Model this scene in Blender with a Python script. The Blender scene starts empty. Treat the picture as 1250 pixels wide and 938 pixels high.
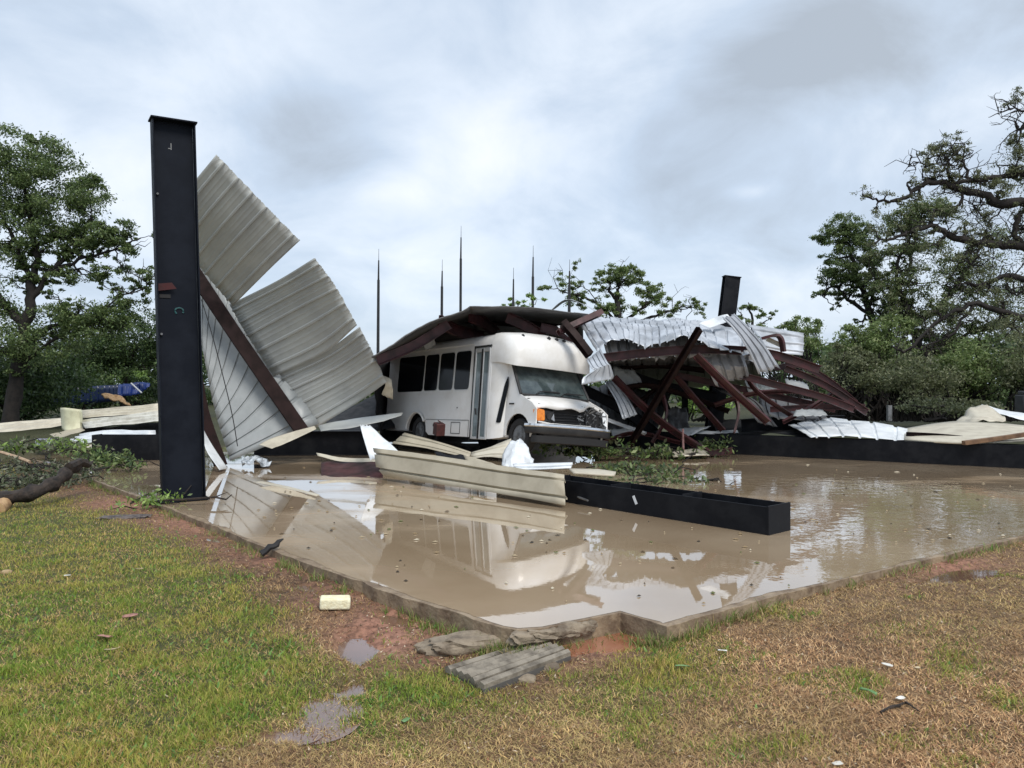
import bpy, bmesh, math, random
import numpy as np
from mathutils import Vector, Matrix

SC = bpy.context.scene
COL = SC.collection
PI = math.pi
R = math.radians
random.seed(7)
RNG = np.random.default_rng(11)

# ------------------------------------------------------------------ camera
F = 940.0                       # focal length in photo pixels (photo is 1250 x 938)
CAMZ = 1.6
cd = bpy.data.cameras.new('camera'); cam = bpy.data.objects.new('camera', cd); COL.objects.link(cam)
cam.location = (0, 0, CAMZ); cam.rotation_euler = (R(90), 0, 0)
cd.sensor_fit = 'HORIZONTAL'; cd.sensor_width = 36.0; cd.lens = 36.0 * F / 1250.0
cd.clip_start = 0.05; cd.clip_end = 3000
SC.camera = cam

# ------------------------------------------------------------------ sky, sun, exposure
SUN_EL, SUN_AZ = 52.0, 148.0     # azimuth clockwise from +Y: sun behind the camera, to the right
W = bpy.data.worlds.new('World'); SC.world = W; W.use_nodes = True
def build_sky():
    nt = W.node_tree; N = nt.nodes; L = nt.links; N.clear()
    def nd(t, **k):
        n = N.new(t)
        for a, v in k.items(): setattr(n, a, v)
        return n
    def mth(op, a, b=None, c=None, clamp=False):
        n = nd('ShaderNodeMath', operation=op, use_clamp=clamp)
        for i, v in enumerate((a, b, c)):
            if v is None: continue
            if isinstance(v, (int, float)): n.inputs[i].default_value = v
            else: L.new(v, n.inputs[i])
        return n.outputs[0]
    out = nd('ShaderNodeOutputWorld'); bg = nd('ShaderNodeBackground'); bg.inputs[1].default_value = 0.12
    L.new(bg.outputs[0], out.inputs[0])
    sky = nd('ShaderNodeTexSky', sky_type='NISHITA', sun_disc=False)
    sky.sun_elevation = R(SUN_EL); sky.sun_rotation = R(SUN_AZ); sky.air_density = 1.0; sky.dust_density = 2.0
    tc = nd('ShaderNodeTexCoord'); sep = nd('ShaderNodeSeparateXYZ'); L.new(tc.outputs['Generated'], sep.inputs[0])
    z = mth('MAXIMUM', sep.outputs[2], 0.0)
    den = mth('ADD', z, 0.50)
    cmb = nd('ShaderNodeCombineXYZ')
    L.new(mth('DIVIDE', sep.outputs[0], den), cmb.inputs[0]); L.new(mth('DIVIDE', sep.outputs[1], den), cmb.inputs[1])
    def noise(scale, detail, rough, off, dist=0.0):
        mp = nd('ShaderNodeMapping'); mp.inputs['Location'].default_value = off
        L.new(cmb.outputs[0], mp.inputs[0])
        n = nd('ShaderNodeTexNoise'); n.inputs['Scale'].default_value = scale; n.inputs['Detail'].default_value = detail
        n.inputs['Roughness'].default_value = rough; n.inputs['Distortion'].default_value = dist
        L.new(mp.outputs[0], n.inputs['Vector']); return n.outputs[0]
    n1 = noise(1.4, 7, 0.52, (5.6, 3.3, 1.4), 0.3)
    n2 = noise(4.0, 8, 0.58, (7.3, 0.2, 2.0), 0.4)
    n3 = noise(0.55, 3, 0.5, (1.3, 5.2, 0.0))
    v = mth('ADD', mth('MULTIPLY', mth('SUBTRACT', n1, 0.5), 0.62), mth('MULTIPLY', mth('SUBTRACT', n2, 0.5), 1.0))
    # large cloud banks standing in given directions of the sky
    def bank(px, py, rad, amount, sq=1.0):
        d = Vector(((px - 625) / F, 1.0, -(py - 469) / F)).normalized()
        sx = mth('SUBTRACT', sep.outputs[0], d.x); sy = mth('SUBTRACT', sep.outputs[1], d.y); sz = mth('MULTIPLY', mth('SUBTRACT', sep.outputs[2], d.z), sq)
        q = mth('ADD', mth('ADD', mth('MULTIPLY', sx, sx), mth('MULTIPLY', sy, sy)), mth('MULTIPLY', sz, sz))
        q = mth('DIVIDE', q, rad * rad)
        e = mth('POWER', 2.718, mth('MULTIPLY', q, -1.0))
        return mth('MULTIPLY', e, amount)
    for b in BANKS: v = mth('ADD', v, bank(*b))
    v = mth('ADD', v, 0.50)
    ramp = nd('ShaderNodeValToRGB'); cr = ramp.color_ramp
    cr.elements[0].position = 0.12; cr.elements[0].color = (0.27, 0.305, 0.35, 1)
    cr.elements[1].position = 0.95; cr.elements[1].color = (0.575, 0.595, 0.62, 1)
    e = cr.elements.new(0.42); e.color = (0.35, 0.41, 0.49, 1)
    e = cr.elements.new(0.64); e.color = (0.45, 0.50, 0.565, 1)
    L.new(v, ramp.inputs[0])
    vm = nd('ShaderNodeVectorMath', operation='SCALE'); vm.inputs[3].default_value = 1 / 0.12
    L.new(ramp.outputs[0], vm.inputs[0])
    mask = nd('ShaderNodeMapRange'); mask.inputs[1].default_value = 0.34; mask.inputs[2].default_value = 0.56
    mask.inputs[3].default_value = 0.84; mask.inputs[4].default_value = 0.97; L.new(n3, mask.inputs[0])
    mx = nd('ShaderNodeMix', data_type='RGBA')
    L.new(mask.outputs[0], mx.inputs[0]); L.new(sky.outputs[0], mx.inputs[6]); L.new(vm.outputs[0], mx.inputs[7])
    L.new(mx.outputs[2], bg.inputs[0])
BANKS = [(400, 160, 0.090, -0.40, 1.5), (330, 150, 0.05, -0.12, 1.5), (1010, 45, 0.13, -0.42, 1.8), (930, 90, 0.08, -0.15, 2.0), (830, 250, 0.17, -0.26, 2.4), (1060, 260, 0.14, -0.14, 2.0), (630, 200, 0.09, 0.22, 1.4),
         (1170, 115, 0.09, 0.20, 2.2), (90, 200, 0.15, 0.17, 1.3), (480, 235, 0.05, 0.22, 2.0), (250, 60, 0.14, 0.08, 1.5), (590, 160, 0.06, 0.10, 1.4), (420, 360, 0.2, 0.06, 1.3), (915, 235, 0.03, 0.22, 3.0), (700, 40, 0.10, 0.14, 1.5), (170, 40, 0.06, -0.10, 2.0)]
build_sky()
sd = bpy.data.lights.new('sun', 'SUN'); sd.energy = 1.5; sd.angle = R(24); sd.color = (1.0, 0.95, 0.88)
sun = bpy.data.objects.new('sun', sd); COL.objects.link(sun)
_s = Vector((math.sin(R(SUN_AZ)) * math.cos(R(SUN_EL)), math.cos(R(SUN_AZ)) * math.cos(R(SUN_EL)), math.sin(R(SUN_EL))))
sun.rotation_euler = _s.to_track_quat('Z', 'Y').to_euler()
SC.view_settings.view_transform = 'Standard'; SC.view_settings.look = 'None'
SC.view_settings.exposure = 0.85; SC.view_settings.gamma = 1.0
SC.render.engine = 'CYCLES'

# ------------------------------------------------------------------ helpers
def P(px, py, Y): return Vector(((px - 625) / F * Y, Y, CAMZ - (py - 469) / F * Y))
def G(px, py, z=0.0):
    Y = (CAMZ - z) * F / (py - 469); return Vector(((px - 625) / F * Y, Y, z))

LOCALS = set()
def tag(o, label=None, cat=None, group=None, kind=None):
    if label: o['label'] = label
    if cat: o['category'] = cat
    if group: o['group'] = group
    if kind: o['kind'] = kind
    return o
def empty(name, loc=(0, 0, 0), label=None, cat=None, group=None):
    o = bpy.data.objects.new(name, None); COL.objects.link(o); o.location = loc; o.empty_display_size = 0.2
    return tag(o, label, cat, group)
def link(name, me, mat, parent=None):
    if mat is not None: me.materials.append(mat)
    o = bpy.data.objects.new(name, me); COL.objects.link(o)
    if parent is not None:
        o.parent = parent
        if parent.name not in LOCALS:      # parts are modelled in world space unless their thing has a frame of its own
            o.matrix_parent_inverse = Matrix.Translation(-Vector(parent.location))
    return o
def sharp(me, ang=35):
    for p in me.polygons: p.use_smooth = True
    me.set_sharp_from_angle(angle=R(ang))
class MB:
    def __init__(s): s.v = []; s.f = []
    def add(s, verts, faces):
        o = len(s.v); s.v += [tuple(v) for v in verts]; s.f += [tuple(i + o for i in f) for f in faces]; return s
    def box(s, c, d, rot=None):
        M = rot if rot is not None else Matrix.Identity(3); c = Vector(c); h = Vector(d) / 2
        vs = [c + M @ Vector((sx * h.x, sy * h.y, sz * h.z)) for sz in (-1, 1) for sy in (-1, 1) for sx in (-1, 1)]
        return s.add(vs, [(0, 2, 3, 1), (4, 5, 7, 6), (0, 1, 5, 4), (2, 6, 7, 3), (0, 4, 6, 2), (1, 3, 7, 5)])
    def extrude(s, prof, path, up=(0, 0, 1), scale=None, cap=True):
        """prof: closed 2-D outline (side, up); swept along a 3-D path"""
        path = [Vector(p) for p in path]; up = Vector(up); n = len(prof); vs = []
        for i, p in enumerate(path):
            t = (path[min(i + 1, len(path) - 1)] - path[max(i - 1, 0)]).normalized()
            sd_ = t.cross(up)
            if sd_.length < 1e-4: sd_ = t.cross(Vector((1, 0, 0)))
            sd_.normalize(); u = sd_.cross(t).normalized(); k = 1 if scale is None else scale[i]
            vs += [p + sd_ * a * k + u * b * k for a, b in prof]
        fs = []
        for i in range(len(path) - 1):
            for j in range(n):
                a, b = i * n + j, i * n + (j + 1) % n
                fs.append((a, b, b + n, a + n))
        if cap: fs += [tuple(range(n))[::-1], tuple(range((len(path) - 1) * n, len(path) * n))]
        return s.add(vs, fs)
    def tube(s, path, rad, k=7):
        prof = [(math.cos(2 * PI * i / k), math.sin(2 * PI * i / k)) for i in range(k)]
        if isinstance(rad, (int, float)): rad = [rad] * len(path)
        t = Vector(path[-1]) - Vector(path[0])
        up = (0, 0, 1) if abs(t.normalized().z) < 0.8 else (0.3, 1, 0.1)
        return s.extrude(prof, path, up, rad)
    def loft(s, rings, cap=True, closed=True):
        n = len(rings[0]); vs = [v for r in rings for v in r]; fs = []
        for i in range(len(rings) - 1):
            for j in range(n if closed else n - 1):
                a, b = i * n + j, i * n + (j + 1) % n
                fs.append((a, b, b + n, a + n))
        if cap: fs += [tuple(range(n))[::-1], tuple(range((len(rings) - 1) * n, len(rings) * n))]
        return s.add(vs, fs)
    def plate(s, outline, thick):
        """outline: 3-D loop in one plane; given thickness away from its normal"""
        vs = [Vector(v) for v in outline]; nrm = Vector((0, 0, 0)); n = len(vs)
        for i in range(n): nrm += vs[i].cross(vs[(i + 1) % n])
        nrm.normalize(); b = [v - nrm * thick for v in vs]
        return s.add(vs + b, [tuple(range(n)), tuple(range(n, 2 * n))[::-1]] + [(i, i + n, (i + 1) % n + n, (i + 1) % n) for i in range(n)])
    def mesh(s, name):
        me = bpy.data.meshes.new(name); me.from_pydata(s.v, [], s.f)
        bm = bmesh.new(); bm.from_mesh(me); big = [f for f in bm.faces if len(f.verts) > 4]
        if big: bmesh.ops.triangulate(bm, faces=big)
        bmesh.ops.recalc_face_normals(bm, faces=bm.faces); bm.to_mesh(me); bm.free(); return me
    def build(s, name, mat, parent=None, smooth=35, bevel=0, seg=2):
        me = s.mesh(name)
        if smooth: sharp(me, smooth)
        o = link(name, me, mat, parent)
        if bevel:
            m = o.modifiers.new('bevel', 'BEVEL'); m.width = bevel; m.segments = seg; m.limit_method = 'ANGLE'; m.angle_limit = R(35)
        return o
def np_mesh(name, V, Fc, col=None):
    me = bpy.data.meshes.new(name); V = np.asarray(V, np.float32); Fc = np.asarray(Fc, np.int32)
    me.vertices.add(len(V)); me.vertices.foreach_set('co', V.ravel())
    k = Fc.shape[1]; me.loops.add(Fc.size); me.loops.foreach_set('vertex_index', Fc.ravel())
    me.polygons.add(len(Fc)); me.polygons.foreach_set('loop_start', np.arange(0, Fc.size, k, dtype=np.int32))
    me.update(calc_edges=True)
    if col is not None:
        a = me.color_attributes.new('Col', 'FLOAT_COLOR', 'POINT')
        c = np.ones((len(V), 4), np.float32); c[:, :3] = col; a.data.foreach_set('color', c.ravel())
    me.validate(); return me
def I_prof(w, h, tf, tw):
    """I section: w wide across the flanges, h deep"""
    a, b, t = w / 2, h / 2, tw / 2
    return [(-a, -b), (a, -b), (a, -b + tf), (t, -b + tf), (t, b - tf), (a, b - tf), (a, b), (-a, b), (-a, b - tf), (-t, b - tf), (-t, -b + tf), (-a, -b + tf)]
def C_prof(w, h, t):
    return [(0, -h / 2), (w, -h / 2), (w, -h / 2 + t), (t, -h / 2 + t), (t, h / 2 - t), (w, h / 2 - t), (w, h / 2), (0, h / 2)]
def smoothpath(pts, n=6):
    pts = [Vector(p) for p in pts]
    if len(pts) < 3: return pts
    out = []
    for i in range(len(pts) - 1):
        p0, p1, p2, p3 = pts[max(i - 1, 0)], pts[i], pts[i + 1], pts[min(i + 2, len(pts) - 1)]
        for k in range(n):
            t = k / n
            out.append(0.5 * ((2 * p1) + (p2 - p0) * t + (2 * p0 - 5 * p1 + 4 * p2 - p3) * t * t + (-p0 + 3 * p1 - 3 * p2 + p3) * t ** 3))
    out.append(pts[-1]); return out
def _h(ix, iy, s):
    n = (ix * 374761393 + iy * 668265263 + s * 974711) & 0x7fffffff
    n = (n ^ (n >> 13)) * 1274126177 & 0x7fffffff
    return ((n ^ (n >> 16)) & 0xffff) / 65535.0
def vnoise(x, y, s=0):
    x = np.asarray(x, float); y = np.asarray(y, float); ix = np.floor(x).astype(np.int64); iy = np.floor(y).astype(np.int64)
    fx, fy = x - ix, y - iy; fx = fx * fx * (3 - 2 * fx); fy = fy * fy * (3 - 2 * fy)
    return (_h(ix, iy, s) * (1 - fx) + _h(ix + 1, iy, s) * fx) * (1 - fy) + (_h(ix, iy + 1, s) * (1 - fx) + _h(ix + 1, iy + 1, s) * fx) * fy
def fbm(x, y, s=0, o=4):
    r = 0; a = 0.5; t = 0
    for i in range(o): r = r + a * vnoise(x * 2 ** i + 17 * i, y * 2 ** i - 9 * i, s + i); t += a; a *= 0.55
    return r / t

# ------------------------------------------------------------------ materials
def mat(name, base, rough=0.5, metal=0.0, var=0.0, vscale=3.0, var2=None, rvar=0.0, bump=0.0, bscale=40.0, spec=0.5, coat=0.0, stretch=None, attr=False, translucent=0.0, vpos=(0.42, 0.62), detail=6):
    m = bpy.data.materials.new(name); m.use_nodes = True; nt = m.node_tree; N, L = nt.nodes, nt.links
    b = N['Principled BSDF']; b.inputs['Roughness'].default_value = rough; b.inputs['Metallic'].default_value = metal
    b.inputs['Base Color'].default_value = (*base, 1); b.inputs['Specular IOR Level'].default_value = spec; b.inputs['Coat Weight'].default_value = coat
    b.inputs['Coat Roughness'].default_value = 0.08
    tc = N.new('ShaderNodeTexCoord'); vec = tc.outputs['Object']
    if stretch:
        mp = N.new('ShaderNodeMapping'); mp.inputs['Scale'].default_value = stretch; L.new(vec, mp.inputs[0]); vec = mp.outputs[0]
    src = None
    if attr:
        at = N.new('ShaderNodeAttribute'); at.attribute_name = 'Col'; src = at.outputs['Color']
    if var or var2:
        n = N.new('ShaderNodeTexNoise'); n.inputs['Scale'].default_value = vscale; n.inputs['Detail'].default_value = detail; n.inputs['Roughness'].default_value = 0.62
        L.new(vec, n.inputs['Vector'])
        mr = N.new('ShaderNodeMapRange'); mr.inputs[1].default_value = vpos[0]; mr.inputs[2].default_value = vpos[1]; L.new(n.outputs[0], mr.inputs[0])
        mx = N.new('ShaderNodeMix'); mx.data_type = 'RGBA'; L.new(mr.outputs[0], mx.inputs[0])
        c2 = var2 if var2 else tuple(c * (1 - var) for c in base)
        if src is not None:
            mu = N.new('ShaderNodeVectorMath'); mu.operation = 'SCALE'; mu.inputs[3].default_value = 1 - var; L.new(src, mu.inputs[0])
            L.new(src, mx.inputs[6]); L.new(mu.outputs[0], mx.inputs[7])
        else:
            mx.inputs[6].default_value = (*base, 1); mx.inputs[7].default_value = (*c2, 1)
        src = mx.outputs[2]
        if rvar:
            mr2 = N.new('ShaderNodeMapRange'); mr2.inputs[1].default_value = 0.35; mr2.inputs[2].default_value = 0.65
            mr2.inputs[3].default_value = rough; mr2.inputs[4].default_value = rough + rvar; L.new(n.outputs[0], mr2.inputs[0]); L.new(mr2.outputs[0], b.inputs['Roughness'])
    if src is not None: L.new(src, b.inputs['Base Color'])
    if bump:
        n2 = N.new('ShaderNodeTexNoise'); n2.inputs['Scale'].default_value = bscale; n2.inputs['Detail'].default_value = 5; L.new(vec, n2.inputs['Vector'])
        bp = N.new('ShaderNodeBump'); bp.inputs['Strength'].default_value = bump; bp.inputs['Distance'].default_value = 0.02
        L.new(n2.outputs[0], bp.inputs['Height']); L.new(bp.outputs[0], b.inputs['Normal'])
    if translucent:
        tr = N.new('ShaderNodeBsdfTranslucent'); ms = N.new('ShaderNodeMixShader'); ms.inputs[0].default_value = translucent
        if src is not None: L.new(src, tr.inputs[0])
        L.new(b.outputs[0], ms.inputs[1]); L.new(tr.outputs[0], ms.inputs[2]); L.new(ms.outputs[0], N['Material Output'].inputs[0])
    return m
M = {}
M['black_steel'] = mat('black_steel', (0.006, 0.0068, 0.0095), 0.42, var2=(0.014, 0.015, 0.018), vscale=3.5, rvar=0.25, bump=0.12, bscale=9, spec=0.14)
M['column_steel'] = mat('column_steel', (0.0060, 0.0082, 0.0140), 0.5, var2=(0.0105, 0.0135, 0.021), vscale=2.6, rvar=0.2, bump=0.10, bscale=8, spec=0.12)
M['red_steel'] = mat('red_steel', (0.064, 0.015, 0.017), 0.42, var2=(0.030, 0.012, 0.012), vscale=4, rvar=0.2, bump=0.05)
M['brown_steel'] = mat('brown_steel', (0.020, 0.0095, 0.009), 0.5, var2=(0.012, 0.007, 0.0065), vscale=4, rvar=0.2, spec=0.12)
M['galv_dull'] = mat('dull_galvanised', (0.38, 0.40, 0.43), 0.42, metal=0.3, var2=(0.26, 0.275, 0.30), vscale=2.2, rvar=0.15)
M['galv'] = mat('galvanised_sheet', (0.56, 0.59, 0.63), 0.36, metal=0.3, var2=(0.30, 0.32, 0.345), vscale=1.6, rvar=0.15, stretch=(1, 1, 0.4))
M['grey_sheet'] = mat('grey_sheet', (0.40, 0.418, 0.405), 0.5, metal=0.1, var2=(0.335, 0.35, 0.345), vscale=1.4, rvar=0.15)
M['pale_sheet'] = mat('pale_sheet', (0.30, 0.32, 0.325), 0.42, metal=0.1, var2=(0.245, 0.265, 0.27), vscale=1.8, rvar=0.15)
M['white_sheet'] = mat('white_sheet', (0.74, 0.77, 0.79), 0.4, var2=(0.60, 0.63, 0.65), vscale=3)
M['beige_sheet'] = mat('beige_sheet', (0.43, 0.385, 0.29), 0.42, var2=(0.35, 0.31, 0.23), vscale=2.2, rvar=0.12)
M['cream_sheet'] = mat('cream_sheet', (0.56, 0.52, 0.42), 0.5, var2=(0.44, 0.40, 0.32), vscale=3, rvar=0.1)
M['cream_box'] = mat('cream_box', (0.66, 0.65, 0.45), 0.5, var2=(0.52, 0.50, 0.34), vscale=3)
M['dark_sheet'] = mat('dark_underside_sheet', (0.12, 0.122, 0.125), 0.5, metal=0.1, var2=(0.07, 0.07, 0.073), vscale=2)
M['concrete'] = mat('wet_concrete', (0.31, 0.235, 0.155), 0.5, var2=(0.12, 0.08, 0.05), vscale=5.5, rvar=0.25, bump=0.6, bscale=26, vpos=(0.38, 0.66))
M['rubble'] = mat('rubble', (0.27, 0.22, 0.16), 0.85, var2=(0.13, 0.10, 0.07), vscale=6, bump=0.9, bscale=22)
M['shade_black'] = mat('shade_black', (0.012, 0.013, 0.015), 0.7, var2=(0.03, 0.03, 0.032), vscale=5, spec=0.25)  # near-black that stands in for shade in gaps of the debris
M['bark'] = mat('bark', (0.022, 0.0175, 0.015), 0.9, var2=(0.011, 0.009, 0.008), vscale=5, bump=0.6, bscale=14)
M['bark_log'] = mat('log_bark', (0.040, 0.028, 0.021), 0.8, var2=(0.009, 0.007, 0.006), vscale=11, bump=1.0, bscale=16)
M['fresh_wood'] = mat('split_wood', (0.50, 0.33, 0.17), 0.8, var2=(0.32, 0.18, 0.09), vscale=14)
M['leaf'] = mat('leaf', (0.06, 0.09, 0.025), 0.5, attr=True, translucent=0.38)
M['blade'] = mat('blade', (0.1, 0.12, 0.03), 0.6, attr=True, translucent=0.3, spec=0.3)
M['litter'] = mat('litter', (0.3, 0.2, 0.1), 0.8, attr=True, spec=0.25)

# ------------------------------------------------------------------ the ground
def SM(a, b, x): t = np.clip((x - a) / (b - a), 0, 1); return t * t * (3 - 2 * t)
SLAB = [G(108, 584), G(205, 620), G(340, 675), G(480, 725), G(612, 766), G(632, 769), G(664, 767), G(757, 748), G(814, 765), G(945, 728), G(1250, 655)]
SLAB = [Vector((p.x, p.y, 0)) for p in SLAB] + [Vector(q) for q in ((13.5, 13.4, 0), (13.2, 13.9, 0), (5.5, 19.2, 0), (-2, 25, 0), (-10.2, 16.4, 0))]
def seg_dist(x, y, poly):
    d = np.full(np.shape(x), 1e9)
    for i in range(len(poly)):
        a, b = poly[i], poly[(i + 1) % len(poly)]; ex, ey = b.x - a.x, b.y - a.y; l2 = ex * ex + ey * ey + 1e-9
        t = np.clip(((x - a.x) * ex + (y - a.y) * ey) / l2, 0, 1); d = np.minimum(d, np.hypot(x - a.x - t * ex, y - a.y - t * ey))
    return d
def inside(x, y, poly):
    r = np.zeros(np.shape(x), bool)
    for i in range(len(poly)):
        a, b = poly[i], poly[(i + 1) % len(poly)]
        c = ((a.y > y) != (b.y > y)) & (x < (b.x - a.x) * (y - a.y) / (b.y - a.y + 1e-12) + a.x); r ^= c
    return r
def W0(px, py, z=-0.17): p = G(px, py, z); return p.x, p.y
# wet hollows: (x, y, radius x, radius y, rotation, depth)
HOLLOWS = [(*W0(434, 795), 0.17, 0.36, 0.25, 0.065), (*W0(385, 880), 0.20, 0.26, 0.3, 0.022), (*W0(738, 788), 0.50, 0.22, 0.22, 0.075),
           (*W0(1180, 702, -0.08), 0.75, 0.22, 0.5, 0.06), (*W0(430, 845), 0.12, 0.16, 0.2, 0.04), (*W0(478, 757, -0.14), 0.20, 0.10, -0.7, 0.035), (*W0(372, 722, -0.12), 0.16, 0.07, -0.8, 0.03), (*W0(262, 662, -0.1), 0.20, 0.08, -0.75, 0.025), (*W0(345, 905), 0.16, 0.10, 0, 0.024)]
def hollow(x, y):
    h = np.zeros(np.shape(x))
    for (cx, cy, rx, ry, a, d) in HOLLOWS:
        dx, dy = x - cx, y - cy; u = (dx * math.cos(a) + dy * math.sin(a)) / rx; v = (-dx * math.sin(a) + dy * math.cos(a)) / ry
        h = np.maximum(h, d * (1 - SM(0.3, 1.25, np.sqrt(u * u + v * v) + 0.55 * (fbm(x * 5, y * 5, 9) - 0.5))))
    return h
def ground_z(x, y):
    x = np.asarray(x, float); y = np.asarray(y, float)
    z = -0.070 - 0.085 * np.exp(-(((x + 0.2) / 1.5) ** 2 + ((y - 4.8) / 1.6) ** 2)) + 0.015 * SM(1.5, 4.5, x) * (1 - SM(12, 20, y))
    z = z - 0.05 * SM(5.2, 3.4, y) * SM(1.5, -1, x)
    edge = 1 - SM(0.1, 0.9, seg_dist(x, y, SLAB[:11]))
    n = (fbm(x * 0.8, y * 0.8, 3) - 0.5) * (0.07 - 0.05 * edge) + (fbm(x * 4.5, y * 4.5, 5) - 0.5) * (0.045 - 0.015 * edge)
    far = SM(14, 40, y)
    z = z + n * (1 - far * 0.5) + (fbm(x * 0.06, y * 0.06, 8) - 0.5) * 0.5 * far
    return z - hollow(x, y)
def pxy(x, y):
    z = -0.15; y = np.maximum(y, 0.5); return 625 + F * x / y, 469 + F * (CAMZ - z) / y
def green_mask(x, y):
    u, v = pxy(x, y); n = fbm(x * 1.6, y * 1.6, 21) - 0.5; n2 = fbm(x * 5, y * 5, 25) - 0.5
    xb = np.interp(v, [560, 600, 640, 680, 740, 775, 810, 850, 900, 938, 1100], [40, 60, 165, 250, 335, 372, 415, 410, 335, 270, 200])
    g = SM(-30, 70, xb - u + n * 130 + n2 * 60)
    def bl(cx, cy, rx, ry, a): return a * np.exp(-(((u - cx) / rx) ** 2 + ((v - cy) / ry) ** 2))
    s = bl(510, 838, 75, 30, 1.0) + bl(445, 875, 50, 30, 0.7) + bl(590, 860, 60, 22, 0.5) + bl(800, 812, 45, 24, 1.0) + bl(840, 845, 90, 22, 0.35) + bl(930, 925, 60, 22, 0.6) + bl(1170, 830, 40, 25, 0.5) + bl(1105, 790, 40, 16, 0.3) + bl(730, 850, 60, 18, 0.4) + bl(870, 760, 30, 10, 0.4) + bl(1130, 925, 60, 16, 0.3)
    g = np.maximum(g, np.clip(s * (1 + n2 * 2.4 + n), 0, 1))
    g = np.maximum(g, 0.55 * SM(0.10, 0.24, n + 0.4 * n2))
    return g * (1 - SM(0.02, 0.05, hollow(x, y)) * 0.85)
def bare_mask(x, y):
    """open dirt: along the left edge of the slab, and around the corner"""
    u, v = pxy(x, y); d = seg_dist(x, y, SLAB)
    b = (1 - SM(0.15, 0.9, d + 0.9 * (fbm(x * 2, y * 2, 31) - 0.5))) * SM(40, -60, x * 100 - 60)
    b = np.maximum(b, np.exp(-(((u - 470) / 70) ** 2 + ((v - 780) / 45) ** 2)))
    b = np.maximum(b, 0.55 * np.exp(-(((u - 1140) / 90) ** 2 + ((v - 715) / 22) ** 2)))
    return np.clip(b * (0.75 + 0.9 * (fbm(x * 6, y * 6, 33) - 0.4)), 0, 1)
def clay_mask(x, y):
    u, v = pxy(x, y); r = np.zeros(np.shape(x))
    for cx, cy, rx, ry, a in ((525, 757, 62, 17, 1), (462, 778, 50, 26, .9), (245, 642, 55, 16, .8), (165, 622, 60, 9, .8), (330, 690, 26, 14, .6), (735, 786, 75, 20, 1), (395, 742, 40, 10, .6), (1150, 702, 85, 12, .6), (830, 775, 70, 8, .4)):
        r = np.maximum(r, a * np.exp(-(((u - cx) / rx) ** 2 + ((v - cy) / ry) ** 2)))
    return np.clip(r * (0.55 + 1.1 * fbm(x * 5, y * 5, 37)) * 1.25, 0, 1)
def axis(lo, hi, c0, c1, fine, coarse):
    a = list(np.arange(c0, c1, fine)); s = fine; p = c0
    L_ = []
    while p > lo: s = min(s * 1.16, coarse); p -= s; L_.append(p)
    s = fine; p = a[-1]; H = []
    while p < hi: s = min(s * 1.16, coarse); p += s; H.append(p)
    return np.array(L_[::-1] + a + H)
def lerp3(a, b, t): return np.asarray(a)[None] * (1 - t[:, None]) + np.asarray(b)[None] * t[:, None]
def build_ground():
    xs = axis(-420, 420, -5.2, 6.5, 0.05, 25); ys = axis(-30, 900, 2.6, 9.5, 0.05, 30)
    X, Y = np.meshgrid(xs, ys); x, y = X.ravel(), Y.ravel(); z = ground_z(x, y)
    ins = inside(x, y, SLAB); z = np.where(ins & (seg_dist(x, y, SLAB) > 0.12), z - 0.12, z)
    g = green_mask(x, y); b = bare_mask(x, y); n = fbm(x * 3, y * 3, 41); n2 = fbm(x * 11, y * 11, 43)
    c = lerp3((0.15, 0.092, 0.052), (0.25, 0.165, 0.092), np.clip(n * 1.6 - 0.3, 0, 1))
    c = c * (1 - g[:, None]) + g[:, None] * lerp3((0.060, 0.066, 0.024), (0.11, 0.115, 0.042), n2)
    red = lerp3((0.14, 0.082, 0.052), (0.28, 0.145, 0.092), np.clip(n2 * 1.5 - 0.2, 0, 1))
    bb = b[:, None] * (1 - 0.6 * g[:, None]); c = c * (1 - bb) + red * bb
    u, v = pxy(x, y)
    rm = clay_mask(x, y)[:, None]; c = c * (1 - rm) + lerp3((0.30, 0.145, 0.095), (0.40, 0.215, 0.15), n) * rm
    dk = np.exp(-(((u - 330) / 90) ** 2 + ((v - 730) / 40) ** 2))[:, None] * 0.35 * (n[:, None] > 0.42); c = c * (1 - dk)
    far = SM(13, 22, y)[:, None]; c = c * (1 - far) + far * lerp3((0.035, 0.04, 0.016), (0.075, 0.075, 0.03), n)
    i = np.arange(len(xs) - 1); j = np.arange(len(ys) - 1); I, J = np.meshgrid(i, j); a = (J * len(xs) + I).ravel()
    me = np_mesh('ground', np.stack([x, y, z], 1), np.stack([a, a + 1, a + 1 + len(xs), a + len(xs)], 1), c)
    for p in me.polygons: p.use_smooth = True
    m = mat('ground_soil', (0.15, 0.1, 0.06), 0.85, attr=True, var=0.5, vscale=16, bump=0.9, bscale=38, spec=0.3, detail=9)
    tag(link('ground', me, m), kind='structure')
build_ground()

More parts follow.
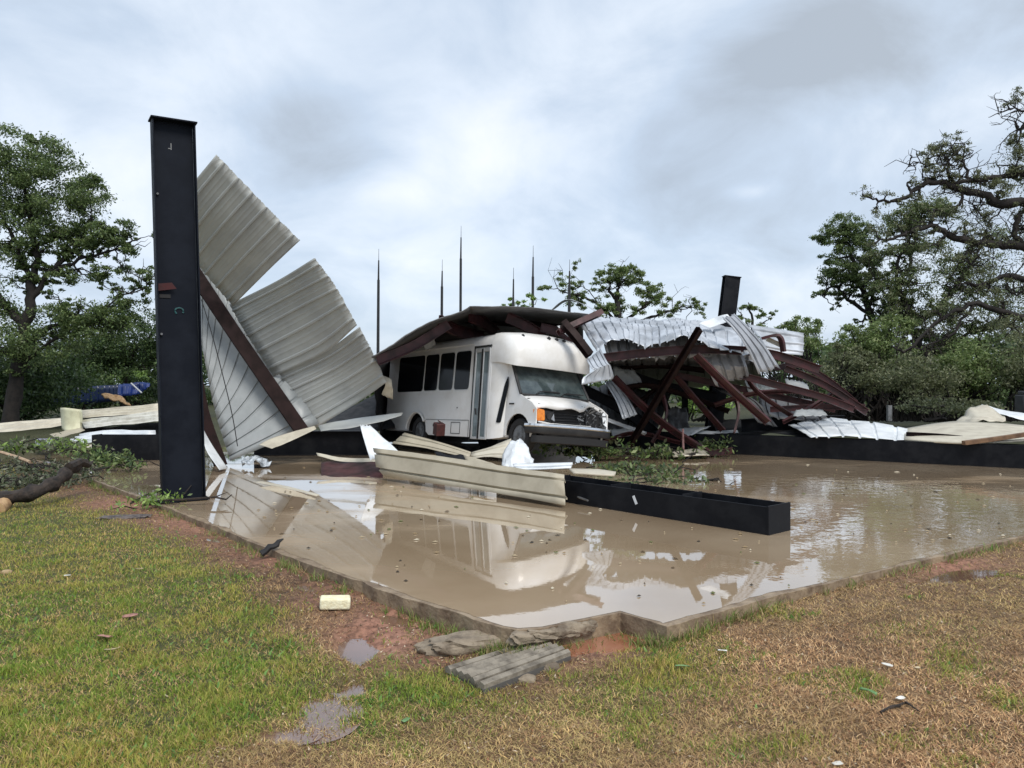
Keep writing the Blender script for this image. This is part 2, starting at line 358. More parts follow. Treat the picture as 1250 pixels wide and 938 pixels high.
# slab and the sheet of muddy water on it
def build_slab():
    b = MB(); top = [Vector(p) for p in SLAB]; n = len(top)
    # the front edges are slightly chipped
    pts = []
    for i in range(n):
        p, q = top[i], top[(i + 1) % n]; k = max(1, int((q - p).length / 0.12)) if i < 10 else 1
        for j in range(k):
            w = p.lerp(q, j / k)
            if i < 10 and j: w = w + Vector((random.uniform(-1, 1), random.uniform(-1, 1), 0)) * 0.012 + Vector((1, 1, 0)) * 0.05 * (float(fbm(w.x * 5, w.y * 5, 91)) - .5)
            pts.append(w)
    low = [p + Vector((0, 0, -0.5)) for p in pts]; m = len(pts)
    b.add(pts + low, [tuple(range(m))] + [(i, i + m, (i + 1) % m + m, (i + 1) % m) for i in range(m)])
    o = b.build('slab', M['concrete'], smooth=0, bevel=0.012); tag(o, kind='structure')
build_slab()
def water_mat(name, base, rough, bump, scale, base2=None, var_scale=0.5, silt=False):
    m = bpy.data.materials.new(name); m.use_nodes = True; nt = m.node_tree; N, L = nt.nodes, nt.links; b = N['Principled BSDF']
    tc = N.new('ShaderNodeTexCoord')
    n = N.new('ShaderNodeTexNoise'); n.inputs['Scale'].default_value = var_scale; n.inputs['Detail'].default_value = 5; L.new(tc.outputs['Object'], n.inputs['Vector'])
    mr = N.new('ShaderNodeMapRange'); mr.inputs[1].default_value = 0.38; mr.inputs[2].default_value = 0.64; L.new(n.outputs[0], mr.inputs[0])
    mx = N.new('ShaderNodeMix'); mx.data_type = 'RGBA'; L.new(mr.outputs[0], mx.inputs[0])
    mx.inputs[6].default_value = (*base, 1); mx.inputs[7].default_value = (*(base2 or base), 1); L.new(mx.outputs[2], b.inputs['Base Color'])
    b.inputs['Roughness'].default_value = rough; b.inputs['IOR'].default_value = 1.42; b.inputs['Specular IOR Level'].default_value = 0.6; b.inputs['Coat Weight'].default_value = 0.9 if silt else 0.8; b.inputs['Coat IOR'].default_value = 1.45; b.inputs['Coat Roughness'].default_value = 0.02
    if silt:      # shallow silted patches where the surface is dull, in long drifts
        mp = N.new('ShaderNodeMapping'); mp.inputs['Rotation'].default_value = (0, 0, 0.7); mp.inputs['Scale'].default_value = (0.5, 1.3, 1); L.new(tc.outputs['Object'], mp.inputs[0])
        ns = N.new('ShaderNodeTexNoise'); ns.inputs['Scale'].default_value = 0.55; ns.inputs['Detail'].default_value = 7; ns.inputs['Roughness'].default_value = 0.6; L.new(mp.outputs[0], ns.inputs['Vector'])
        ms = N.new('ShaderNodeMapRange'); ms.inputs[1].default_value = 0.56; ms.inputs[2].default_value = 0.66; ms.inputs[3].default_value = rough; ms.inputs[4].default_value = 0.18; 
        sx = N.new('ShaderNodeSeparateXYZ'); L.new(tc.outputs['Object'], sx.inputs[0]); mb = N.new('ShaderNodeMapRange'); mb.inputs[1].default_value = -2.4; mb.inputs[2].default_value = 0.2; mb.inputs[3].default_value = 0.085; mb.inputs[4].default_value = 0.0; L.new(sx.outputs[0], mb.inputs[0])
        ad = N.new('ShaderNodeMath'); L.new(ns.outputs[0], ad.inputs[0]); L.new(mb.outputs[0], ad.inputs[1]); L.new(ad.outputs[0], ms.inputs[0]); L.new(ms.outputs[0], b.inputs['Roughness'])
        mc = N.new('ShaderNodeMapRange'); mc.inputs[1].default_value = 0.56; mc.inputs[2].default_value = 0.70; mc.inputs[3].default_value = 0.9; mc.inputs[4].default_value = 0.15; L.new(ad.outputs[0], mc.inputs[0]); L.new(mc.outputs[0], b.inputs['Coat Weight'])
    n2 = N.new('ShaderNodeTexNoise'); n2.inputs['Scale'].default_value = scale; n2.inputs['Detail'].default_value = 3; L.new(tc.outputs['Object'], n2.inputs['Vector'])
    n3 = N.new('ShaderNodeTexNoise'); n3.inputs['Scale'].default_value = 0.33; L.new(tc.outputs['Object'], n3.inputs['Vector'])
    sep = N.new('ShaderNodeSeparateXYZ'); L.new(tc.outputs['Object'], sep.inputs[0])
    # the wind ruffles the open right-hand side more than the sheltered near corner
    mr3 = N.new('ShaderNodeMapRange'); mr3.inputs[1].default_value = 1.5; mr3.inputs[2].default_value = 5.5; mr3.inputs[3].default_value = 0.06; mr3.inputs[4].default_value = 1.0
    L.new(sep.outputs[0], mr3.inputs[0]); mu = N.new('ShaderNodeMath'); mu.operation = 'MULTIPLY'; L.new(mr3.outputs[0], mu.inputs[0]); L.new(n3.outputs[0], mu.inputs[1])
    mu2 = N.new('ShaderNodeMath'); mu2.operation = 'MULTIPLY'; L.new(mu.outputs[0], mu2.inputs[0]); mu2.inputs[1].default_value = bump
    bp = N.new('ShaderNodeBump'); bp.inputs['Distance'].default_value = 0.05; L.new(mu2.outputs[0], bp.inputs['Strength']); L.new(n2.outputs[0], bp.inputs['Height']); L.new(bp.outputs[0], b.inputs['Normal']); L.new(bp.outputs[0], b.inputs['Coat Normal'])
    return m
M['water'] = water_mat('muddy_water', (0.35, 0.255, 0.16), 0.022, 0.22, 4.5, (0.48, 0.37, 0.25), 0.42, silt=True)
M['puddle'] = water_mat('puddle_water', (0.14, 0.078, 0.05), 0.04, 0.02, 6, (0.20, 0.105, 0.068), 1.5)
M['red_puddle'] = water_mat('red_puddle_water', (0.28, 0.10, 0.05), 0.05, 0.02, 6, (0.34, 0.15, 0.09), 2.0)
def build_water():
    pts = []; n = len(SLAB); c = sum(SLAB, Vector()) / n
    area = sum(SLAB[i].x * SLAB[(i + 1) % n].y - SLAB[(i + 1) % n].x * SLAB[i].y for i in range(n)); sgn = 1 if area > 0 else -1
    ins = []
    for i in range(n):
        a, p, q = SLAB[i - 1], SLAB[i], SLAB[(i + 1) % n]
        n1 = Vector((-(p - a).y, (p - a).x, 0)).normalized() * sgn; n2 = Vector((-(q - p).y, (q - p).x, 0)).normalized() * sgn
        m = (n1 + n2); m = m / max(m.dot(n1), 0.35); ins.append(p + m * 0.028)
    for i in range(n):
        p, q = ins[i], ins[(i + 1) % n]; k = max(1, int((q - p).length / 0.06)) if i < 10 else 1
        for j in range(k):
            w = p.lerp(q, j / k); t = (q - p).normalized(); nn = Vector((-t.y, t.x, 0)) * sgn
            e = (float(fbm(w.x * 2.2, w.y * 2.2, 71)) - 0.42) * 0.16 + random.uniform(-0.006, 0.006)
            if i < 10: w = w + nn * max(e, 0)
            pts.append(Vector((w.x, w.y, 0.002)))
    b = MB(); b.add(pts, [tuple(range(len(pts)))]); o = b.build('muddy_water', M['water'], smooth=0); tag(o, kind='structure')
build_water()
def puddle(name, cx, cy, rx, ry, a, z, m):
    pts = [Vector((cx + math.cos(t) * rx * math.cos(a) - math.sin(t) * ry * math.sin(a), cy + math.cos(t) * rx * math.sin(a) + math.sin(t) * ry * math.cos(a), z)) for t in np.linspace(0, 2 * PI, 40, endpoint=False)]
    b = MB(); b.add(pts, [tuple(range(len(pts)))]); tag(b.build(name, m, smooth=0), kind='structure')
PUD = []
for i, (cx, cy, rx, ry, a, d) in enumerate(HOLLOWS):
    zz = float(np.mean(ground_z(np.array([cx + rx * 1.3, cx - rx * 1.3, cx]), np.array([cy, cy, cy + ry * 1.3])))); zc = float(ground_z(cx, cy))
    lvl = zc + d * (0.85 if i == 2 else 0.5); PUD.append((cx, cy, rx, ry, a, lvl))
    puddle('puddle', cx, cy, rx * 1.25, ry * 1.25, a, lvl, M['red_puddle'] if i == 2 else M['puddle'])
def under_water(x, y, z):
    r = np.zeros(len(x), bool)
    for (cx, cy, rx, ry, a, lvl) in PUD:
        dx, dy = x - cx, y - cy; u = (dx * math.cos(a) + dy * math.sin(a)) / (rx * 1.25); v = (-dx * math.sin(a) + dy * math.cos(a)) / (ry * 1.25)
        r |= (u * u + v * v < 1) & (z < lvl - 0.004)
    return r & (RNG.random(len(x)) < 0.40)

# ------------------------------------------------------------------ grass and thatch
def scatter(n, y0, y1, pw=1.6, half=0.86):
    u = RNG.random(n); e = 1 - pw; y = (y0 ** e + u * (y1 ** e - y0 ** e)) ** (1 / e); x = (RNG.random(n) * 2 - 1) * (half * y + 2.6)
    return x, y
def blades(name, x, y, z, h, w, lean, cols, matl, seg=2):
    n = len(x); az = RNG.random(n) * 2 * PI; fa = RNG.random(n) * 2 * PI
    dx, dy = np.cos(az) * lean, np.sin(az) * lean; up = np.sqrt(np.maximum(1 - lean ** 2, 0.02)); sx, sy = np.cos(fa) * w / 2, np.sin(fa) * w / 2
    a = np.stack([x - sx, y - sy, z], 1); b = np.stack([x + sx, y + sy, z], 1)
    k = 0.55; mxp = np.stack([x + dx * h * k * 0.7, y + dy * h * k * 0.7, z + up * h * k], 1); s = np.stack([sx, sy, 0 * sx], 1) * 0.75
    tip = np.stack([x + dx * h * 1.15, y + dy * h * 1.15, z + up * h * 0.92], 1)
    V = np.stack([a, b, mxp + s, mxp - s, tip], 1).reshape(-1, 3); o = np.arange(n)[:, None] * 5
    Fc = np.concatenate([o + [0, 1, 2], o + [0, 2, 3], o + [3, 2, 4]], 1).reshape(-1, 3)
    C = np.repeat(cols, 5, 0)
    return link(name, np_mesh(name, V, Fc, C), matl)
def pick(cols, n, jit=0.25):
    c = np.asarray(cols)[RNG.integers(0, len(cols), n)]; return c * (1 + (RNG.random((n, 1)) - 0.5) * 2 * jit)
def clear(x, y): return ~(inside(x, y, SLAB))
def build_grass():
    x, y = scatter(950000, 2.6, 17); g = green_mask(x, y) * (1 - 0.75 * bare_mask(x, y)); z = ground_z(x, y)
    tuft = 0.12 + 1.5 * fbm(x * 4.5, y * 4.5, 51) * (0.5 + fbm(x * 15, y * 15, 52))
    k = (RNG.random(len(x)) < g * np.clip(tuft, 0, 1) * 0.95 + 0.10 * bare_mask(x, y) * (fbm(x * 4, y * 4, 55) > 0.55)) & clear(x, y) & ~under_water(x, y, z); x, y, z, tuft = x[k], y[k], z[k], tuft[k]; n = len(x)
    yel = np.clip((0.55 * fbm(x * 1.1, y * 1.1, 61) + 0.45 * fbm(x * 3.7, y * 3.7, 67) + 0.10 * SM(4.6, 8, y) - 0.455) * 5.5, 0, 1)[:, None]
    c = pick([(0.140, 0.220, 0.039), (0.177, 0.262, 0.049), (0.116, 0.189, 0.039), (0.213, 0.287, 0.061)], n) * (1 - yel) + yel * pick([(0.305, 0.293, 0.079), (0.244, 0.268, 0.067), (0.378, 0.305, 0.134), (0.183, 0.244, 0.061)], n)
    dry = RNG.random(n) < 0.07; c[dry] = pick([(0.464, 0.342, 0.183), (0.366, 0.256, 0.134)], int(dry.sum()))
    h = (0.016 + 0.030 * RNG.random(n)) * (0.55 + 0.75 * tuft); w = 0.0026 + 0.0026 * RNG.random(n) + 0.0002 * y
    tag(blades('green_grass', x, y, z - 0.004, h, w, 0.25 + 0.6 * RNG.random(n), c * np.array((1.42, 1.34, 1.02)), M['blade']), 'short green lawn growing left of the slab and in patches', 'grass', kind='stuff')
    x, y = scatter(1000000, 2.6, 15); g = green_mask(x, y); b = bare_mask(x, y); z = ground_z(x, y)
    k = (RNG.random(len(x)) < (1 - 0.66 * g) * (1 - 0.74 * b) * np.clip(0.3 + 1.2 * fbm(x * 6, y * 6, 53), 0, 1) * (1 - 0.92 * np.clip(clay_mask(x, y) * 1.3, 0, 1))) & clear(x, y) & ~under_water(x, y, z); x, y, z = x[k], y[k], z[k]; n = len(x)
    t = np.clip((fbm(x * 0.9, y * 0.9, 63) - 0.34) * 3.0, 0, 1)[:, None]
    c = pick([(0.488, 0.311, 0.152), (0.403, 0.238, 0.120), (0.293, 0.165, 0.091), (0.586, 0.403, 0.220)], n, 0.35) * (1 - t) + t * pick([(0.488, 0.342, 0.146), (0.378, 0.287, 0.122), (0.305, 0.244, 0.098), (0.207, 0.122, 0.073)], n, 0.35)
    bm_ = bare_mask(x, y)[:, None]; c = c * (1 - 0.5 * bm_) ; c = c * (0.72 + 0.80 * fbm(x * 2.3, y * 2.3, 65)[:, None])
    h = 0.014 + 0.034 * RNG.random(n); w = 0.0022 + 0.0022 * RNG.random(n) + 0.00018 * y
    tag(blades('dry_thatch', x, y, z + 0.001, h, w, np.clip(0.72 + 0.32 * RNG.random(n), 0, 0.985), c, M['litter']), 'dry brown thatch matted over the dirt', 'dead grass', kind='stuff')
    # broad-leaved weeds in the green patches
    x, y = scatter(30000, 2.9, 10); z = ground_z(x, y); g = green_mask(x, y) * np.clip(fbm(x * 3.3, y * 3.3, 57) * 3 - 1.2, 0, 1)
    k = (RNG.random(len(x)) < g) & clear(x, y) & ~under_water(x, y, z); x, y, z = x[k], y[k], z[k]; n = len(x)
    tag(blades('clover_weeds', x, y, z, 0.02 + 0.03 * RNG.random(n), 0.010 + 0.012 * RNG.random(n), 0.4 + 0.5 * RNG.random(n), pick([(0.134, 0.256, 0.061), (0.183, 0.317, 0.085)], n), M['blade']), 'broad leaved weeds mixed into the lawn', 'weeds', kind='stuff')
    # taller weeds growing against the slab
    e = SLAB[:11]; n = 5200; i = RNG.integers(0, 10, n); tt = RNG.random(n); ex = np.array([p.x for p in e]); ey = np.array([p.y for p in e])
    x = ex[i] * (1 - tt) + ex[i + 1] * tt + RNG.normal(size=n) * .05 - .05; y = ey[i] * (1 - tt) + ey[i + 1] * tt + RNG.normal(size=n) * .05 - .06
    k = clear(x, y) & (fbm(x * 3.1, y * 3.1, 95) > 0.5); x, y = x[k], y[k]; z = ground_z(x, y); n = len(x)
    tag(blades('edge_weeds', x, y, z, 0.04 + 0.09 * RNG.random(n), 0.005 + 0.004 * RNG.random(n), 0.2 + 0.6 * RNG.random(n), pick([(0.146, 0.232, 0.049), (0.366, 0.281, 0.146), (0.207, 0.256, 0.073)], n), M['blade']), 'taller weeds growing along the edge of the slab', 'weeds', kind='stuff')
    # crumbs of soil, wood and leaf
    x, y = scatter(110000, 2.6, 13); z = ground_z(x, y); k = clear(x, y) & ~under_water(x, y, z) & (RNG.random(len(x)) < 0.45 + 0.55 * bare_mask(x, y) - 0.4 * green_mask(x, y)); x, y, z = x[k], y[k], z[k]; n = len(x)
    tag(blades('leaf_litter', x, y, z + 0.006, 0.008 + 0.015 * RNG.random(n), 0.005 + 0.009 * RNG.random(n), 0.8 + 0.18 * RNG.random(n), pick([(0.122, 0.073, 0.043), (0.073, 0.049, 0.034), (0.366, 0.268, 0.159), (0.293, 0.134, 0.073), (0.488, 0.403, 0.293)], n), M['litter']), 'dead leaves and wood crumbs scattered over the dirt', 'leaf litter', kind='stuff')
build_grass()

# ------------------------------------------------------------------ the shuttle bus
M['bus_white'] = mat('bus_white_paint', (0.78, 0.775, 0.76), 0.28, var2=(0.70, 0.685, 0.65), vscale=2.1, rvar=0.1, coat=0.3)
M['bus_side'] = mat('bus_side_paint', (0.76, 0.765, 0.765), 0.32, var2=(0.66, 0.65, 0.63), vscale=1.2, rvar=0.12, coat=0.2)
M['black_glass'] = mat('black_glass', (0.006, 0.007, 0.009), 0.12, spec=0.14)
M['shield_glass'] = mat('windscreen_glass', (0.030, 0.042, 0.045), 0.04, spec=0.8, var2=(0.075, 0.098, 0.100), vscale=2.2)
M['door_glass'] = mat('door_glass', (0.20, 0.25, 0.265), 0.1, var2=(0.10, 0.13, 0.14), vscale=1.4)
M['rubber'] = mat('rubber', (0.013, 0.013, 0.014), 0.75)
M['black_plastic'] = mat('black_plastic', (0.017, 0.017, 0.019), 0.5, var2=(0.03, 0.03, 0.03), vscale=6)
M['chrome'] = mat('bumper_chrome', (0.72, 0.74, 0.76), 0.16, metal=0.9, var2=(0.5, 0.5, 0.5), vscale=3)
M['grey_steel'] = mat('dull_steel', (0.22, 0.225, 0.23), 0.45, metal=0.6, var2=(0.11, 0.11, 0.11), vscale=8)
M['amber'] = mat('amber_lens', (0.80, 0.25, 0.02), 0.15, var2=(0.60, 0.15, 0.01), vscale=14, coat=0.6)
M['silver_trim'] = mat('door_frame_alloy', (0.55, 0.56, 0.56), 0.35, metal=0.4)
def rounded(pts, r, k=4):
    pts = [Vector(p) for p in pts]; out = []
    for i, p in enumerate(pts):
        a, b = pts[i - 1], pts[(i + 1) % len(pts)]; da, db = (a - p), (b - p); q = min(r, da.length * 0.45, db.length * 0.45)
        s, e = p + da.normalized() * q, p + db.normalized() * q
        for j in range(k + 1): t = j / k; out.append(s * (1 - t) ** 2 + p * 2 * t * (1 - t) + e * t * t)
    return out
def build_bus():
    t = bpy.data.objects.new('shuttle_bus', None); COL.objects.link(t); t.empty_display_size = 0.3; LOCALS.add(t.name)
    tag(t, 'white shuttle bus with smashed front end and dark side windows under the collapsed roof', 'bus')
    a = R(36.1); f = Vector((math.sin(a), -math.cos(a), 0)); l = Vector((math.cos(a), math.sin(a), 0)); u = Vector((0, 0, 1))
    p = R(1.5); f2 = f * math.cos(p) + u * math.sin(p); u2 = u * math.cos(p) - f * math.sin(p)
    r = R(5.3); l2 = l * math.cos(r) - u2 * math.sin(r); u3 = u2 * math.cos(r) + l * math.sin(r)
    Mt = Matrix((f2, l2, u3)).transposed().to_4x4()
    t.matrix_world = Matrix.Translation((0.844, 15.8, 0.146)) @ Mt @ Matrix.Scale(0.948, 4)
    wh, sd_ = M['bus_white'], M['bus_side']; HW = 1.17
    V3 = lambda x, y, z: Vector((x, y, z))
    # cabin upper shell, one loft from window sill over the roof
    def ring(x, dz=0.0, dy=0.0):
        prof = [(1.17, 0.92), (1.17, 1.35), (1.165, 2.25), (1.14, 2.42), (1.07, 2.53), (0.92, 2.60), (0.55, 2.66), (0, 2.68)]
        pr = [(-y - dy, z + dz) for y, z in prof] + [(y + dy, z + dz) for y, z in prof[::-1][1:]]
        return [V3(x, y, z) for y, z in pr]
    b = MB(); b.loft([ring(-5.75, -0.06, -0.08), ring(-5.7), ring(-4.2), ring(-2.8), ring(-1.52), ring(-0.86)])
    body = b.build('body', sd_, t, bevel=0.0)
    # lower skirts with the rear wheel arch cut out, on both sides
    b = MB()
    for s in (-1, 1):
        arch = [V3(-4.0 + 0.46 * math.cos(q), s * HW, 0.36 + 0.46 * math.sin(q)) for q in np.linspace(0.0, PI, 14)]
        o = [V3(-5.7, s * HW, 0.92), V3(-5.7, s * HW, 0.34)] + arch[::-1] + [V3(-3.4, s * HW, 0.28), V3(-1.54, s * HW, 0.28), V3(-1.54, s * HW, 0.92)]
        if s > 0: o = o[::-1]
        b.plate(o, 0.03)
    b.add([V3(-5.7, -HW, 0.34), V3(-5.7, HW, 0.34), V3(-5.7, HW, 0.92), V3(-5.7, -HW, 0.92)], [(0, 1, 2, 3)])
    b.build('skirt', sd_, t, smooth=20)
    b = MB(); b.box((-3.0, 0, 0.62), (5.0, 1.9, 0.5)); b.box((-0.2, 0, 0.55), (1.3, 1.5, 0.35)); b.build('chassis', M['black_plastic'], t)
    # seams in the side skin
    b = MB(); b.box((-2.6, -HW - 0.001, 0.655), (1.95, 0.010, 0.014)); b.box((-1.63, -HW - 0.001, 0.46), (0.012, 0.010, 0.376)); b.build('skirt_seam', M['grey_steel'], t)
    b = MB(); b.box((-3.4, -1.150, 2.385), (3.6, 0.022, 0.026)); b.build('drip_rail', M['bus_side'], t)
    # four dark side windows
    wins = [(-2.16, -1.68, 0.10), (-2.95, -2.30, 0.05), (-3.72, -3.07, 0.03), (-4.62, -3.84, 0.0)]
    for i, (x0, x1, cut) in enumerate(((-2.34, -1.70, 0), (-3.05, -2.41, 0), (-3.76, -3.12, 0), (-5.15, -3.83, 0))):
        o = rounded([V3(x0, -HW - 0.012, 1.36), V3(x1 - 0.02, -HW - 0.012, 1.36), V3(x1 + 0.02, -HW - 0.006, 2.24), V3(x0 + 0.03, -HW - 0.006, 2.24)], 0.09)
        fr = [p + (p - V3((x0 + x1) / 2, p.y, 1.8)).normalized() * 0.02 + V3(0, 0.006, 0) for p in o]
        w = MB().plate(o, 0.02).build('side_window', M['black_glass'], t, smooth=20)
        MB().plate(fr, 0.012).build('window_frame', M['black_plastic'] if i == 3 else M['silver_trim'], w, smooth=20)
    # entrance door: frame, two tall leaves with glass
    b = MB(); b.box((-1.20, -HW + 0.05, 1.60), (0.64, 0.06, 1.24)); b.box((-1.20, -HW + 0.06, 0.62), (0.64, 0.05, 0.72)); b.build('door_well', M['black_plastic'], t)
    def leaf_at(x0, x1):
        d = MB(); yy = -HW - 0.004
        for (xa, xb, za, zb) in ((x0, x0 + 0.05, 0.24, 2.27), (x1 - 0.05, x1, 0.24, 2.27), (x0 + 0.05, x1 - 0.05, 0.24, 0.30), (x0 + 0.05, x1 - 0.05, 2.18, 2.27)):
            d.box(((xa + xb) / 2, yy, (za + zb) / 2), (xb - xa, 0.04, zb - za))
        o = d.build('door_leaf', M['silver_trim'], t, bevel=0.006)
        g = MB(); g.box(((x0 + x1) / 2, yy + 0.004, 1.24), (x1 - x0 - 0.10, 0.012, 1.87)); g.build('door_glass', M['door_glass'], o)
        k = MB(); k.box((x1 - 0.012 if x0 < -1.3 else x0 + 0.012, yy - 0.022, 1.25), (0.028, 0.012, 2.0)); k.build('door_gasket', M['rubber'], o)
        return o
    d1 = leaf_at(-1.50, -1.205); d2 = leaf_at(-1.195, -0.90)
    b = MB(); b.tube([(-1.29, -HW - 0.05, 0.78), (-1.29, -HW - 0.07, 0.92)], 0.022); b.build('door_handle', M['black_plastic'], d1)
    b = MB(); b.box((-1.20, -HW - 0.008, 2.305), (0.66, 0.045, 0.035)); b.box((-1.53, -HW - 0.006, 1.25), (0.03, 0.03, 2.1)); b.build('door_frame', M['black_plastic'], t)
    # front cap over the cab
    def cap(x, hw, top, bot, crn):
        pr = [(-hw, bot), (-hw - 0.004, bot + 0.10), (-hw + 0.005, top - crn * 1.3), (-hw + crn * 0.35, top - crn * 0.45), (-hw + crn, top - 0.06), (-hw * 0.5, top - 0.02), (0, top), (hw * 0.5, top - 0.02), (hw - crn, top - 0.06), (hw - crn * 0.35, top - crn * 0.45), (hw - 0.005, top - crn * 1.3), (hw + 0.004, bot + 0.10), (hw, bot)]
        n = 6; pr += [(hw - 2 * hw * (i + 1) / (n + 1), bot) for i in range(n)]
        return [V3(x + 0.10 * (1 - (y / hw) ** 2) * (1 if x > -0.5 else max(0, (x + 0.9) / 0.4)), y, z) for y, z in pr]
    b = MB(); b.loft([cap(-0.89, 1.172, 2.685, 1.94, 0.24), cap(-0.62, 1.165, 2.66, 1.93, 0.24), cap(-0.42, 1.15, 2.60, 1.90, 0.25), cap(-0.27, 1.12, 2.51, 1.87, 0.25), cap(-0.17, 1.07, 2.40, 1.85, 0.24), cap(-0.11, 1.02, 2.25, 1.84, 0.2), cap(-0.10, 1.0, 2.10, 1.85, 0.12)])
    b.build('front_cap', wh, t, smooth=50)
    for y, x, z in ((-0.75, -0.34, 2.535), (-0.14, -0.20, 2.545), (0.08, -0.20, 2.545), (0.30, -0.21, 2.54), (0.86, -0.36, 2.50)):
        m = MB(); m.tube([(x - 0.07, y, z - 0.01), (x + 0.01, y, z + 0.006), (x + 0.05, y, z - 0.02)], [0.022, 0.032, 0.02], 8); m.build('marker_light', M['black_plastic'], t)
    # side panel between door and cab, tapering inwards
    for s in (-1, 1):
        b = MB(); b.loft([[V3(x, s * yy, z0), V3(x, s * yy, 1.0), V3(x, s * (yy - 0.01), 1.945), V3(x, s * (yy - 0.25), 1.945), V3(x, s * (yy - 0.25), z0)] for x, yy, z0 in ((-0.89, 1.168, 0.26), (-0.80, 1.165, 0.26), (-0.66, 1.12, 0.28), (-0.55, 1.05, 0.30), (-0.50, 0.99, 0.32))])
        b.build('cab_side_panel', wh, t, smooth=40)
    # cab sides with the front wheel arch
    for s in (-1, 1):
        b = MB()
        arch = [V3(0.0 + 0.43 * math.cos(q), s * 1.0, 0.40 + 0.43 * math.sin(q)) for q in np.linspace(-0.1, PI + 0.1, 14)]
        o = [V3(-0.56, s * 1.0, 0.34)] + arch[::-1] + [V3(0.50, s * 1.0, 0.50), V3(0.60, s * 0.995, 0.60), V3(0.60, s * 0.99, 0.93), V3(0.42, s * 0.98, 1.06), V3(-0.02, s * 0.965, 1.24), V3(-0.44, s * 0.93, 1.94), V3(-0.60, s * 0.94, 1.94)]
        if s > 0: o = o[::-1]
        b.plate(o, 0.03); b.build('fender', wh, t, smooth=25)
    o = rounded([V3(-0.63, -1.125, 0.62), V3(-0.545, -1.06, 0.62), V3(-0.42, -1.0, 1.45), V3(-0.44, -1.005, 1.64), V3(-0.50, -1.04, 1.45)], 0.04)
    MB().plate(o[::1], 0.03).build('quarter_window', M['black_glass'], t, smooth=0)
    b = MB(); b.box((-0.26, -1.003, 1.035), (0.17, 0.012, 0.032)); b.build('badge', M['black_plastic'], t)
    # windscreen, hood
    ws = []
    for k in range(5):
        tt = k / 4; x = -0.02 - 0.44 * tt; z = 1.255 + 0.69 * tt; hw = 0.945 - 0.05 * tt
        ws.append([V3(x + 0.10 * (1 - (y / 0.95) ** 2), y, z) for y in np.linspace(-hw, hw, 11)])
    MB().loft(ws, cap=False, closed=False).build('windscreen', M['shield_glass'], t, smooth=60)
    b = MB()
    for s in (-1, 1): b.tube([(-0.01, s * 0.955, 1.25), (-0.46, s * 0.905, 1.95)], 0.035, 8)
    b.tube([(0.085 - 0.10 * (y / 0.95) ** 2, y, 1.245) for y in np.linspace(-0.94, 0.94, 9)], 0.022, 8); b.build('windscreen_seal', M['black_plastic'], t)
    for y0, y1 in ((-0.62, 0.05), (0.05, 0.72)):
        b = MB(); b.tube([(0.10, y0, 1.27), (0.055, y0 + 0.12, 1.33), (0.03, y1 - 0.06, 1.36)], [0.014, 0.011, 0.009], 5); b.box((0.045, (y0 + y1) / 2 + 0.1, 1.345), (0.012, 0.5, 0.022)); b.build('wiper', M['rubber'], t)
    hd = []
    for k in range(9):
        tt = k / 8; row = []
        for y in np.linspace(-0.97, 0.97, 17):
            c = 1 - (abs(y) / 0.97) ** 3
            x = -0.03 + 0.10 * (1 - (y / 0.95) ** 2) + tt * (0.60 - 0.06 * (y / 0.97) ** 2); z = 1.20 + 0.045 * c - 0.20 * tt ** 1.6 - 0.03 * tt * abs(y) ** 3
            arch = math.exp(-((y - 0.58) / 0.30) ** 2); z += 0.085 * arch * tt ** 2; x -= 0.10 * arch * tt ** 2
            z += -0.05 * math.exp(-((y - 0.18) / 0.16) ** 2) * tt ** 2 - 0.03 * math.exp(-((y + 0.3) / 0.3) ** 2) * tt ** 3
            z += random.uniform(-1, 1) * 0.006 * tt
            row.append(V3(x, y, z))
        hd.append(row)
    hd.append([p + V3(0.012, 0, -0.055 - 0.02 * math.sin(9 * p.y)) for p in hd[-1]])
    h = MB().loft(hd, cap=False, closed=False).build('hood', wh, t, smooth=35); m = h.modifiers.new('thick', 'SOLIDIFY'); m.thickness = 0.012; m.offset = -1
    # torn-open nose: dark bay, broken lamp buckets, radiator bars, bent shards
    b = MB(); b.box((0.42, 0.02, 0.80), (0.16, 1.72, 0.46)); b.box((0.30, 0, 0.98), (0.36, 1.7, 0.14)); b.build('engine_bay', M['rubber'], t)
    b = MB()
    for k in range(4): b.box((0.515, -0.02, 0.68 + 0.062 * k), (0.03, 0.95, 0.016), Matrix.Rotation(R(random.uniform(-2, 3)), 3, 'X'))
    for y in (-0.5, 0.42): b.box((0.53, y, 0.80), (0.03, 0.03, 0.34))
    b.build('grille', M['black_plastic'], t, bevel=0.004)
    b = MB()
    for k in range(70):
        y = random.uniform(0.15, 0.95); z = random.uniform(0.60, 1.06); L_ = random.uniform(0.03, 0.17)
        q = Matrix.Rotation(random.uniform(0, PI), 3, 'X') @ Matrix.Rotation(random.uniform(-0.7, 0.7), 3, 'Z'); b.box((0.53 + random.uniform(-0.04, 0.07), y, z), (0.012, L_, random.uniform(0.008, 0.03)), q)
    b.build('broken_headlight', M['grey_steel'], t)
    b = MB()
    for k in range(12):
        y = random.uniform(0.3, 0.95); z = random.uniform(0.60, 0.9); c = V3(0.57, y, z); w = [c + V3(random.uniform(-.03, .05), random.uniform(-.07, .07), random.uniform(-.06, .06)) for _ in range(3)]
        b.add(w + [p + V3(-0.008, 0.004, 0.004) for p in w], [(0, 1, 2), (5, 4, 3), (0, 1, 4, 3), (1, 2, 5, 4), (2, 0, 3, 5)])
    b = MB()
    b.plate([V3(0.50, 0.94, 1.0), V3(0.56, 0.99, 0.86), V3(0.60, 0.96, 0.66), V3(0.55, 0.90, 0.72), V3(0.52, 0.88, 0.92)], 0.02)
    b.build('fender_shard', M['white_sheet'], t, smooth=0)
